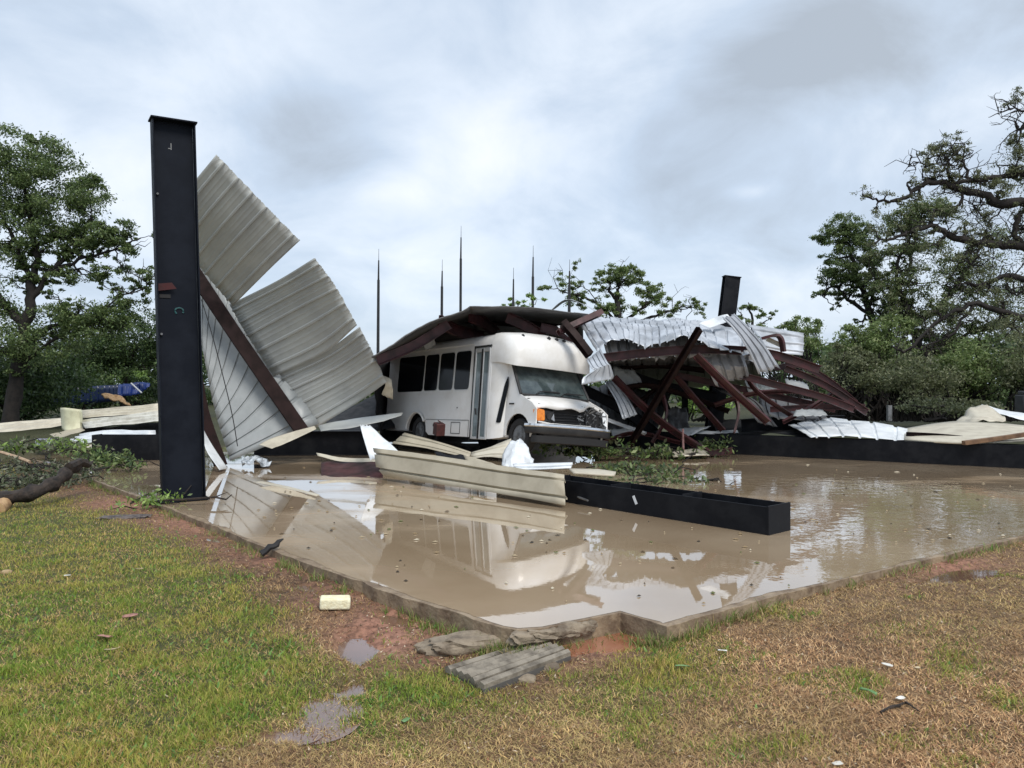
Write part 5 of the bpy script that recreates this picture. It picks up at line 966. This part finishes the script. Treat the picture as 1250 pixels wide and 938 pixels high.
# --- centre: lone oak behind the roof
tree('oak_tree', 'lone umbrella shaped oak behind the silver roof, between the masts and the black post', 42, P(757, 500, 42),
     [([(757, 505), (757, 440), (754, 385), (752, 362)], 0.34, 0.20), ([(752, 362), (757, 348), (768, 336)], 0.14, 0.04), ([(752, 365), (742, 350), (744, 335)], 0.11, 0.03), ([(757, 395), (785, 375), (800, 365)], 0.13, 0.04), ([(757, 400), (790, 388), (820, 380), (848, 374)], 0.13, 0.03), ([(755, 400), (730, 372), (700, 360), (670, 352)], 0.12, 0.02), ([(820, 380), (838, 376), (856, 368)], 0.05, 0.015), ([(730, 372), (715, 352), (695, 345)], 0.04, 0.015)],
     [(752, 332, 20, 11, 620), (770, 331, 16, 9, 480), (760, 341, 24, 8, 420), (790, 352, 16, 12, 480), (802, 366, 14, 12, 480), (748, 375, 16, 12, 520), (738, 382, 14, 10, 400), (775, 378, 16, 8, 240), (808, 382, 14, 8, 220), (825, 374, 14, 5, 110), (846, 370, 12, 5, 130), (715, 358, 14, 8, 150), (690, 354, 16, 8, 170), (668, 352, 12, 8, 170), (730, 348, 10, 7, 90), (705, 372, 20, 6, 120), (855, 383, 10, 5, 40)],
     LEAFC['live'], 0.18, 2.0, twig=0.02, fill=26, bare=3)
tree('young_tree', 'thin leafy twigs rising over the peak of the roof sheet beside the second short mast', 34, P(632, 500, 34), [([(634, 505), (633, 420), (632, 372)], 0.10, 0.03), ([(633, 410), (645, 385), (655, 368)], 0.05, 0.015), ([(633, 420), (622, 390), (618, 374)], 0.05, 0.015)],
     [(632, 369, 10, 7, 150), (620, 374, 8, 6, 90), (656, 364, 10, 9, 110), (645, 376, 14, 5, 90)], LEAFC['fresh'], 0.15, 1.2, twig=0.015)
tree('young_tree', 'sparse little tree right behind the leaning black post', 34, P(920, 500, 34), [([(922, 505), (920, 430), (916, 385), (914, 372)], 0.12, 0.03), ([(918, 405), (935, 392), (946, 382)], 0.05, 0.015), ([(918, 400), (905, 385), (902, 376)], 0.05, 0.015)],
     [(914, 374, 12, 7, 170), (905, 384, 9, 8, 110), (930, 384, 12, 7, 130), (944, 384, 9, 5, 60), (920, 398, 20, 8, 150)], LEAFC['live'], 0.15, 1.2, twig=0.015)
# --- right: oaks
tree('oak_tree', 'tall green oak with rounded leaf clumps, leftmost oak behind the right wreck end', 34, P(1075, 500, 34),
     [([(1078, 510), (1074, 450), (1068, 405), (1058, 372)], 0.30, 0.18), ([(1058, 372), (1046, 335), (1036, 300), (1030, 278)], 0.16, 0.05), ([(1062, 385), (1035, 365), (1018, 350), (1004, 362)], 0.12, 0.04), ([(1060, 375), (1070, 340), (1062, 305), (1052, 290)], 0.12, 0.04), ([(1068, 400), (1090, 360), (1110, 320), (1120, 280)], 0.16, 0.05)],
     [(1005, 287, 16, 10, 520), (1030, 277, 20, 14, 900), (1046, 290, 22, 18, 1000), (1020, 300, 20, 10, 420), (1035, 325, 26, 18, 1100), (1058, 318, 16, 16, 520), (1012, 340, 18, 10, 420), (1045, 345, 22, 12, 500), (1018, 360, 14, 8, 250), (1008, 318, 12, 7, 160), (1070, 345, 18, 14, 350), (1095, 330, 16, 10, 250)],
     LEAFC['oak'], 0.15, 2.0, spread=0.18, fill=45, bare=4)
tree('oak_tree', 'broad thin leaved oak behind the bare limbs, right of the tall green oak', 32, P(1135, 500, 32),
     [([(1140, 510), (1130, 440), (1112, 400), (1105, 370)], 0.26, 0.14), ([(1105, 370), (1095, 330), (1110, 290), (1125, 262)], 0.13, 0.04), ([(1112, 400), (1150, 370), (1180, 330), (1200, 300)], 0.15, 0.05), ([(1112, 390), (1085, 365), (1072, 340)], 0.10, 0.03), ([(1130, 430), (1175, 410), (1215, 400)], 0.12, 0.04)],
     [(1105, 262, 24, 13, 750), (1130, 254, 26, 14, 900), (1150, 262, 18, 10, 450), (1095, 278, 22, 9, 400), (1115, 300, 30, 14, 500), (1145, 305, 30, 18, 520), (1085, 310, 22, 14, 300), (1170, 330, 30, 22, 620), (1120, 345, 34, 20, 620), (1085, 350, 24, 16, 420), (1200, 350, 34, 28, 700), (1150, 380, 40, 22, 800), (1200, 400, 40, 24, 800), (1100, 385, 26, 14, 420), (1235, 370, 30, 34, 800), (1240, 300, 30, 30, 420)],
     LEAFC['dusty'] + LEAFC['oak'], 0.15, 2.6, spread=0.24, fill=130, bare=6)
tree('storm_oak', 'big storm stripped oak reaching in from the right edge with black bare limbs', 22, P(1330, 520, 22),
     [([(1330, 525), (1322, 430), (1300, 340), (1290, 270)], 0.42, 0.26), ([(1300, 320), (1262, 302), (1225, 300), (1190, 296), (1160, 288), (1140, 276), (1115, 281), (1095, 290), (1062, 297)], 0.19, 0.035), ([(1295, 290), (1255, 250), (1220, 250), (1195, 236), (1170, 232), (1150, 222), (1128, 226), (1105, 240), (1088, 247), (1066, 243), (1052, 239)], 0.19, 0.02),
      ([(1290, 270), (1265, 225), (1240, 212), (1215, 218), (1180, 221), (1155, 226)], 0.15, 0.05), ([(1170, 230), (1158, 215), (1158, 195), (1148, 188)], 0.07, 0.025), ([(1182, 222), (1180, 205), (1172, 190), (1160, 180)], 0.06, 0.02), ([(1158, 200), (1140, 200), (1112, 202)], 0.035, 0.012), ([(1290, 270), (1282, 200), (1262, 150), (1246, 158), (1240, 150)], 0.14, 0.03), ([(1282, 200), (1275, 150), (1262, 136), (1240, 134), (1222, 138)], 0.06, 0.02),
      ([(1245, 262), (1238, 285), (1250, 300)], 0.11, 0.09), ([(1225, 255), (1205, 270), (1194, 255), (1198, 246)], 0.03, 0.012), ([(1310, 380), (1262, 345), (1225, 338), (1195, 350), (1180, 344)], 0.15, 0.03), ([(1318, 420), (1265, 395), (1225, 382), (1190, 372), (1150, 388), (1108, 428), (1090, 424)], 0.14, 0.03), ([(1190, 372), (1172, 395), (1160, 410), (1118, 426)], 0.06, 0.03), ([(1190, 296), (1178, 310), (1190, 330)], 0.04, 0.015), ([(1225, 300), (1205, 288), (1196, 300)], 0.05, 0.03), ([(1262, 345), (1240, 360), (1228, 352)], 0.05, 0.015)],
     [(1150, 180, 18, 9, 240), (1165, 188, 16, 9, 210), (1130, 188, 14, 8, 110), (1128, 205, 12, 9, 110), (1172, 178, 10, 5, 60), (1242, 185, 12, 16, 320), (1215, 225, 22, 9, 190), (1235, 200, 16, 14, 200), (1195, 268, 18, 14, 150), (1220, 240, 24, 10, 190), (1240, 170, 10, 8, 120), (1205, 320, 24, 12, 160), (1180, 275, 14, 8, 90), (1265, 260, 30, 40, 600), (1235, 400, 34, 18, 320), (1290, 200, 40, 60, 1200), (1300, 320, 40, 60, 1000)],
     LEAFC['dusty'], 0.085, 1.6, twig=0.016, bare=13, spread=0.26, fill=110)
for i, (px, py, rx, ry, n, Y, lab, cl) in enumerate(((980, 412, 30, 26, 1900, 46, 'pale green bushy tree behind the flat silver roof sheet', 'live'), (1068, 428, 50, 40, 4200, 31, 'dense green thicket at the foot of the oaks, nearest the red frame end', 'live'), (1030, 460, 46, 34, 2400, 29, 'dusty green bush just behind the right end of the red frame', 'dusty'),
                                        (1120, 466, 60, 34, 3400, 28, 'grey green bush behind the white roof sheet', 'dusty'), (1190, 452, 52, 46, 3600, 29, 'green thicket behind the cream wall panel', 'live'), (1255, 450, 55, 52, 3200, 28, 'dusty thicket at the right edge above the dark cabinet', 'dusty'), (1150, 430, 46, 30, 2000, 36, 'dark thicket in the middle of the right hand oaks', 'dark'),
                                        (1330, 440, 60, 70, 2600, 30, 'green thicket outside the right edge', 'live'), (1160, 497, 60, 12, 1400, 25, 'low brush lying before the thickets at right', 'dusty'), (860, 492, 34, 22, 1300, 33, 'bright green bush seen through the gap under the wrecked roof', 'fresh'), (945, 425, 30, 24, 1200, 50, 'dark green bush right of the black post', 'live'))):
    t = empty('bush', P(px, 508, Y), lab, 'bush'); b = MB(); C = []
    cls = [(px, py, rx * .8, ry * .8, n // 2)] + [(px + random.uniform(-.7, .7) * rx, py + random.uniform(-.8, .5) * ry, rx * .4, ry * .36, n // 8) for _ in range(4)]
    for sub, lv, c in crown_points(cls, Y, 3, spread=0.2):
        for s in sub[:9]:
            w = wiggle(P(px, 514, Y) + Vector((random.uniform(-.9, .9), 0, 0)), s, 4, 0.07); b.tube(w, [0.055, 0.045, 0.035, 0.025, 0.012], 4)
        C.append(lv)
    b.build('stems', M['bark'], t); leaves_mesh('foliage', np.concatenate(C), 0.058 if Y < 32 else 0.075, LEAFC[cl], parent=t)
# --- a continuous far wood closing the view
def far_wood(name, spans, label):
    C = []; S = []
    for a0, a1, Y, h, n in spans:
        px = a0 + (a1 - a0) * RNG.random(n); x = (px - 625) / F * Y; top = h * (0.45 + 0.9 * fbm(x * 0.16 + 5, x * 0 + 3.3, 77))
        z = top * RNG.random(n) ** 0.75; C.append(np.stack([x, Y + RNG.normal(size=n) * 1.6, z - 0.2], 1))
    leaves_mesh('far', np.concatenate(C), 0.42, LEAFC['dark'] + LEAFC['oak'][:2]).name = name
    o = bpy.data.objects[name]; tag(o, label, 'wood', kind='stuff')
far_wood('far_wood', [(-400, 330, 62, 4.6, 6500), (330, 940, 70, 2.6, 3000), (940, 1700, 58, 5.6, 8000)], 'dark continuous wood closing the view far behind the wreck')

# --- brush and storm litter
def brush(name, label, blobs, cols, size, stick=6, cat='brush', group=None, m=None):
    """blobs: (px, py, Y, width m, depth m, height m, leaves)"""
    b = MB(); C = []; first = None; prev = None
    for px, py, Y, wx, wy, hz_, n in blobs:
        c = P(px, py, Y); first = first or c
        if prev is not None: b.tube(wiggle(prev, c, 6, .04), [.012] * 6 + [.006], 4)      # long stems tie the heap together
        prev = c
        k = max(4, n // 16); s = np.stack([RNG.normal(size=k) * wx * .45, RNG.normal(size=k) * wy * .45, np.abs(RNG.normal(size=k)) * hz_ * .5], 1) + np.array(c)
        C.append(s[RNG.integers(0, k, n)] + RNG.normal(size=(n, 3)) * np.array([.09, .09, .05]))
        for _ in range(stick):
            a = c + Vector((random.gauss(0, wx * .4), random.gauss(0, wy * .4), abs(random.gauss(0, hz_ * .3)))); d = (c - a).normalized() * ((c - a).length + random.uniform(.1, .4)) if _ % 2 else Vector((random.gauss(0, 1), random.gauss(0, 1), random.gauss(0, .35))).normalized() * random.uniform(.3, .9)
            b.tube(wiggle(a, a + d, 4, .08), [.014, .012, .010, .008, .004], 4)
    t = empty(name, first, label, cat, group); b.build('twigs', M['bark'], t); leaves_mesh('leaves', np.concatenate(C), size, cols, parent=t, up=0.2); return t
PALE = [(0.12, 0.15, 0.08), (0.16, 0.18, 0.11), (0.08, 0.11, 0.05), (0.20, 0.20, 0.14), (0.06, 0.075, 0.04)]
brush('fallen_brush', 'pale leafy brush heaped behind the fallen log at the left edge', [(20, 590, 12.4, 1.1, .7, .13, 600), (70, 588, 12.6, .8, .6, .12, 480), (35, 572, 13.8, 1.2, .8, .10, 480), (95, 574, 13.8, .5, .5, .10, 160), (-40, 578, 13.3, 1.2, 1, .18, 500)], PALE, 0.038, 16)
brush('fallen_brush', 'green leafy twigs at the left end of the cream pile', [(50, 545, 16.6, 1.0, .6, .14, 300), (15, 548, 16.6, 1.0, .6, .10, 240), (82, 552, 15.6, .6, .4, .16, 220)], LEAFC['fresh'] + PALE, 0.06, 6)
brush('fallen_brush', 'green twigs caught at the corner of the short black beam', [(122, 562, 14.6, .5, .4, .2, 420), (150, 568, 14.2, .6, .3, .1, 200)], LEAFC['live'] + LEAFC['dark'], 0.05, 5)
brush('fallen_brush', 'dark leafy brush piled under the bus bumper and the red posts', [(700, 553, 16.0, .8, .5, .16, 240), (735, 553, 16.1, 1.0, .5, .20, 330), (775, 554, 16.4, 1.0, .6, .16, 300), (815, 556, 16.5, .8, .5, .12, 160)], LEAFC['dark'] + LEAFC['live'] + [(0.17, 0.18, 0.10)], 0.06, 10)
brush('fallen_brush', 'green leafy twigs floating in the water between the black beam and the wreck', [(755, 573, 14.0, .9, .7, .09, 300), (795, 577, 13.6, .9, .8, .08, 300), (775, 590, 12.6, .7, .6, .06, 130), (840, 590, 12.5, .7, .7, .06, 110)], LEAFC['dark'] + LEAFC['oak'] + PALE[:3], 0.05, 6)
brush('fallen_brush', 'small tuft of green twigs at the near end of the long black beam', [(868, 548, 17.5, .3, .25, .30, 160), (878, 554, 17.0, .4, .3, .10, 90)], LEAFC['oak'], 0.05, 3)
brush('fallen_brush', 'small weeds and twigs at the foot of the tall column', [(196, 612, 10.3, .25, .2, .08, 120), (172, 618, 10.2, .3, .2, .06, 90)], LEAFC['fresh'], 0.035, 3)

# ------------------------------------------------------------------ things lying in the foreground
def gz(px, py):
    z = -0.15
    for _ in range(4): p = G(px, py, z); z = float(ground_z(p.x, p.y))
    return G(px, py, z)
# fallen log
pts = [P(-60, 628, 10.5), P(0, 611, 10.35), P(45, 600, 10.45), P(72, 586, 10.8), P(86, 573, 11.2), P(106, 563, 11.7)]
t = empty('fallen_log', pts[2], 'crooked dark fallen log with a broken end lying at the left edge', 'log')
q = smoothpath(pts, 6); n = len(q); b = MB(); K = 12
rings = []
for i, p in enumerate(q):
    tt = i / (n - 1); d = (q[min(i + 1, n - 1)] - q[max(i - 1, 0)]).normalized(); s = d.cross(Vector((0, 0, 1))).normalized(); u = s.cross(d)
    r = 0.115 * (1 - 0.45 * tt) + 0.02 * math.sin(i * 1.3)
    if i > n - 4: r *= (0.9, 0.7, 0.35)[i - n + 3]
    rings.append([p + (s * math.cos(2 * PI * k / K) + u * math.sin(2 * PI * k / K)) * r * (1 + 0.3 * (random.random() - .5)) for k in range(K)])
b.loft(rings); b.build('bark', M['bark_log'], t, smooth=50)
b = MB(); b.tube([P(84, 571, 11.05), P(98, 564, 11.4), P(108, 568, 11.6), P(114, 563, 11.8)], [.07, .06, .045, .01], 7); b.build('broken_stub', M['bark_log'], t)
b = MB(); b.tube([gz(-4, 626) + Vector((0, 0, .03)), gz(10, 620) + Vector((0, 0, .10))], [.10, .085], 12); tag(b.build('log_end', M['fresh_wood'], smooth=50), 'short cut log with a pale sawn face at the left edge', 'log')
# wet flat stones and cloth beside the log
def lump(name, px, py, sx, sy, sz, m, label, cat, seed=0, rz=0.0, dz=0.0, group=None, rough=0.35):
    c = gz(px, py); bm = bmesh.new(); bmesh.ops.create_icosphere(bm, subdivisions=4, radius=1.0); Rz = Matrix.Rotation(rz, 3, 'Z')
    for v in bm.verts:
        p = v.co.copy(); w = 1 + rough * (float(fbm(p.x * 1.8 + seed * 3 + p.z, p.y * 1.8 - p.z * 1.3, seed)) - .5) * 2 + rough * .4 * (float(fbm(p.x * 6 + seed, p.y * 6 + p.z * 5, seed + 4)) - .5)
        p = p * w; f = lambda a: math.copysign(abs(a) ** 0.72, a); v.co = c + Rz @ Vector((f(p.x) * sx, f(p.y) * sy, f(p.z) * sz + dz))
    me = bpy.data.meshes.new(name); bm.to_mesh(me); bm.free(); sharp(me, 40); return tag(link(name, me, m), label, cat, group)
lump('concrete_chunk', 573, 790, 0.31, 0.12, 0.06, M['rubble'], 'rough broken concrete chunk beside the corner of the slab', 'concrete chunk', 3, 0.28, 0.02, rough=0.8)
e0, e1 = SLAB[5], SLAB[7]
for i, (f, s, lab) in enumerate(((0.04, .075, 'jagged concrete lump at the very corner of the slab'), (0.22, .10, 'crumbled concrete lump on the slab lip right of the corner'), (0.42, .085, 'crumbled concrete lump half way along the broken slab lip'), (0.62, .06, 'smallest concrete lump on the broken slab lip, nearest the notch'))):
    p = e0.lerp(e1, f) + Vector((0.01, -0.03, -0.045)); pp = 625 + F * p.x / p.y, 469 + F * (CAMZ - p.z) / p.y
    o = lump('concrete_chunk', *pp, s * 1.5, s * 0.6, 0.04, M['rubble'], lab, 'concrete chunk', 20 + i, 0.5, 0, rough=0.75); dd = p - Vector(gz(*pp)); o.location = dd
lump('wet_slate', 150, 632, 0.30, 0.10, 0.03, mat('wet_slate', (0.12, 0.10, 0.09), 0.5, var2=(0.05, 0.04, 0.04), vscale=12, bump=0.8), 'flat dark wet slab of bark lying on the grass near the column', 'bark slab', 7, 0.3, rough=0.7)
lump('stone', 672, 817, 0.055, 0.05, 0.035, M['rubble'], 'small tan stone beside the right end of the grooved mat', 'stone', 9)
lump('stone', 640, 830, 0.07, 0.05, 0.03, M['rubble'], 'flat tan stone below the right half of the grooved mat', 'stone', 10)
lump('tan_debris', 8, 700, 0.045, 0.03, 0.03, mat('tan_foam', (0.40, 0.30, 0.17), 0.8, var2=(0.28, 0.19, 0.1), vscale=9), 'tan piece of debris on the grass at the left edge', 'debris', 12)
# yellow foam block
c = gz(408, 745); b = MB(); Rm = Matrix.Rotation(0.22, 3, 'Z') @ Matrix.Rotation(0.05, 3, 'Y')
b.box(c + Vector((0, 0.03, 0.05)), (0.225, 0.13, 0.085), Rm)
tag(b.build('foam_block', mat('yellow_foam', (0.80, 0.77, 0.56), 0.85, var2=(0.72, 0.66, 0.44), vscale=24, bump=0.4, bscale=60), bevel=0.016, seg=3), 'pale yellow foam block lying on the mud beside the slab', 'foam block')
# grooved mat of weathered boards
A, B_, Cc, D_ = gz(545, 824), gz(655, 790), gz(697, 806), gz(590, 848)
t = empty('grooved_mat', A, 'weathered grey grooved mat of narrow slats lying tilted beside the slab corner', 'slatted mat')
wd = mat('weathered_slat', (0.25, 0.22, 0.175), 0.75, var2=(0.10, 0.085, 0.065), vscale=7, bump=0.5, bscale=24)
for k in range(6):
    f0, f1 = (k + 0.05) / 6, (k + 0.93) / 6; up = Vector((0, 0, 0.055)); dz = Vector((0, 0, random.uniform(-.006, .006)))
    p = [A.lerp(D_, f0), B_.lerp(Cc, f0), B_.lerp(Cc, f1), A.lerp(D_, f1)]; ee = (B_ - A).normalized(); p[0] += ee * random.uniform(-.015, .02); p[3] += ee * random.uniform(-.015, .02)
    top = [x + up + dz for x in p]; mid = [(top[0] + top[3]) / 2 + Vector((0, 0, .014)), (top[1] + top[2]) / 2 + Vector((0, 0, .014))]
    bb = MB(); bot = [x - Vector((0, 0, .03)) for x in top]; bb.add(bot + [top[0], mid[0], top[3], top[1], mid[1], top[2]], [(0, 1, 2, 3), (4, 7, 8, 5), (5, 8, 9, 6), (0, 4, 7, 1)[::-1], (3, 2, 9, 6)[::-1], (0, 3, 6, 5, 4), (1, 7, 8, 9, 2)])
    bb.build('slat', wd, t, smooth=20)
bb = MB(); bb.add([x + Vector((0, 0, .026)) for x in (A, B_, Cc, D_)] + [x - Vector((0, 0, .05)) for x in (A, B_, Cc, D_)], [(0, 1, 2, 3), (7, 6, 5, 4), (0, 4, 5, 1), (1, 5, 6, 2), (2, 6, 7, 3), (3, 7, 4, 0)]); bb.build('backing', mat('mat_backing', (0.09, 0.085, 0.08), 0.7), t, smooth=0)
# charred stick on the slab edge
a, e = gz(319, 683) + Vector((0, 0, .05)), P(346, 658, 7.45); b = MB(); b.tube(wiggle(a, e, 6, .035), [.035, .03, .034, .028, .03, .022, .006], 7)
tag(b.build('black_stick', M['rubber'], smooth=50), 'charred black stick leaning on the left edge of the slab', 'stick')
a = P(252, 608, 10.2); b = MB(); b.tube([P(198, 611, 10.2), P(225, 610, 10.15), P(262, 607, 10.2), P(276, 610, 10.1), P(283, 604, 10.3)], [.012, .016, .014, .012, .006], 6); b.tube([P(262, 607, 10.2), P(278, 601, 10.5)], [.01, .004], 5)
tag(b.build('twig', M['bark_log'], smooth=60), 'brown twig lying on the slab at the foot of the tall column', 'twig')
# small scraps in the grass: (px, py, size, colour, label)
def scrap(name, px, py, L_, Wd, rz, m, label, cat, curl=0.3, base=None, group=None, lift=0.02):
    c = (base or gz(px, py)) + Vector((0, 0, lift)); d = Vector((math.cos(rz), math.sin(rz), 0)); s = Vector((-d.y, d.x, 0)); rows = []
    for i in range(3): rows.append([c + d * L_ * (i / 2 - .5) + s * Wd * (j / 2 - .5) * (1 - .3 * abs(i - 1)) + Vector((0, 0, curl * L_ * random.random() * .5)) for j in range(3)])
    return sheet(name, rows, m, label, cat, group, nv=6, nu=6, thick=.003, crumple=.08 * L_, cscale=9)
pink = mat('pink_scrap', (0.42, 0.22, 0.17), 0.7, var2=(0.25, 0.12, 0.10), vscale=20); white = mat('paper_scrap', (0.72, 0.71, 0.66), 0.7, var2=(0.55, 0.53, 0.47), vscale=12); straw = mat('straw_scrap', (0.50, 0.42, 0.28), 0.8, var2=(0.35, 0.27, 0.16), vscale=14); green = mat('fresh_leaf', (0.16, 0.30, 0.12), 0.6, var2=(0.10, 0.2, 0.08), vscale=14)
for (nm, px, py, L_, Wd, rz, m, lab, cat) in (
    ('pink_rag', 159, 756, .10, .055, .3, pink, 'pinkish brown rag on the lawn, higher of the two rags', 'rag'), ('pink_rag', 128, 782, .11, .045, -.4, pink, 'pinkish torn rag on the lawn, lower of the two rags', 'rag'), ('straw_strip', 137, 797, .09, .015, .5, straw, 'thin straw strip just below the torn pink rag', 'straw'),
    ('paper_scrap', 1083, 817, .06, .035, -.6, white, 'white paper scrap on the brown grass right of centre', 'paper scrap'), ('paper_scrap', 882, 799, .055, .025, -.4, white, 'cream scrap below the right edge of the slab near its corner', 'paper scrap'), ('paper_scrap', 1099, 858, .05, .03, .4, white, 'pale scrap lying near the dark twig at lower right', 'paper scrap'),
    ('green_leaf', 833, 818, .09, .025, .05, green, 'pale green torn leaf on the grass right of the grooved mat', 'leaf'), ('green_leaf', 1060, 850, .10, .015, -1.0, green, 'long green leaf blade near the dark twig at lower right', 'leaf'),
    ('paper_scrap', 82, 706, .05, .03, .2, white, 'small pale scrap on the lawn at left', 'paper scrap'), ('paper_scrap', 495, 884, .05, .03, 1.0, green, 'pale green leaf standing beside the wet grass patch', 'leaf'), ('straw_strip', 170, 698, .06, .02, .0, straw, 'tan strip on the lawn below the column', 'straw'), ('paper_scrap', 1022, 938, .05, .03, .3, white, 'pale scrap at the bottom edge right of centre', 'paper scrap'), ('paper_scrap', 1120, 820, .03, .02, .3, straw, 'tiny straw scrap right of the white paper scrap', 'straw')):
    scrap(nm, px, py, L_, Wd, rz, m, lab, cat)
b = MB(); c0 = [gz(x, y) + Vector((0, 0, .015)) for x, y in ((1075, 873), (1088, 867), (1098, 865), (1106, 861), (1122, 872))]; b.tube(c0, [.006, .009, .008, .007, .003], 6); tag(b.build('twig', M['bark_log'], smooth=60), 'dark bent twig on the brown grass at lower right', 'twig')
# flotsam on the water
def flotsam():
    V, Fs, Cs_ = [], [], []; n = 260
    for i in range(n):
        px = random.uniform(300, 1240); py = random.triangular(560, 745, 590); p = G(px, py, .008)
        if not bool(inside(np.array([p.x]), np.array([p.y]), SLAB)[0]) or seg_dist(np.array([p.x]), np.array([p.y]), SLAB)[0] < .1: continue
        L_ = random.uniform(.008, .035) * (0.6 + p.y / 14); w = L_ * random.uniform(.3, .8); a = random.uniform(0, PI); d = Vector((math.cos(a), math.sin(a), 0)); s = Vector((-d.y, d.x, 0)); o = len(V)
        V += [p - d * L_, p + s * w, p + d * L_, p - s * w, p + Vector((0, 0, .012))]; Fs += [(o, o + 1, o + 4), (o + 1, o + 2, o + 4), (o + 2, o + 3, o + 4), (o + 3, o, o + 4)]
        c = random.choice([(0.35, 0.28, 0.18), (0.5, 0.44, 0.33), (0.10, 0.07, 0.04), (0.12, 0.13, 0.05), (0.25, 0.18, 0.1), (0.05, 0.04, 0.03)]); Cs_ += [c] * 5
    tag(link('flotsam', np_mesh('flotsam', np.array([tuple(v) for v in V]), np.array(Fs), np.array(Cs_)), M['litter']), 'bits of leaf, foam and bark floating on the muddy water', 'flotsam', kind='stuff')
flotsam()
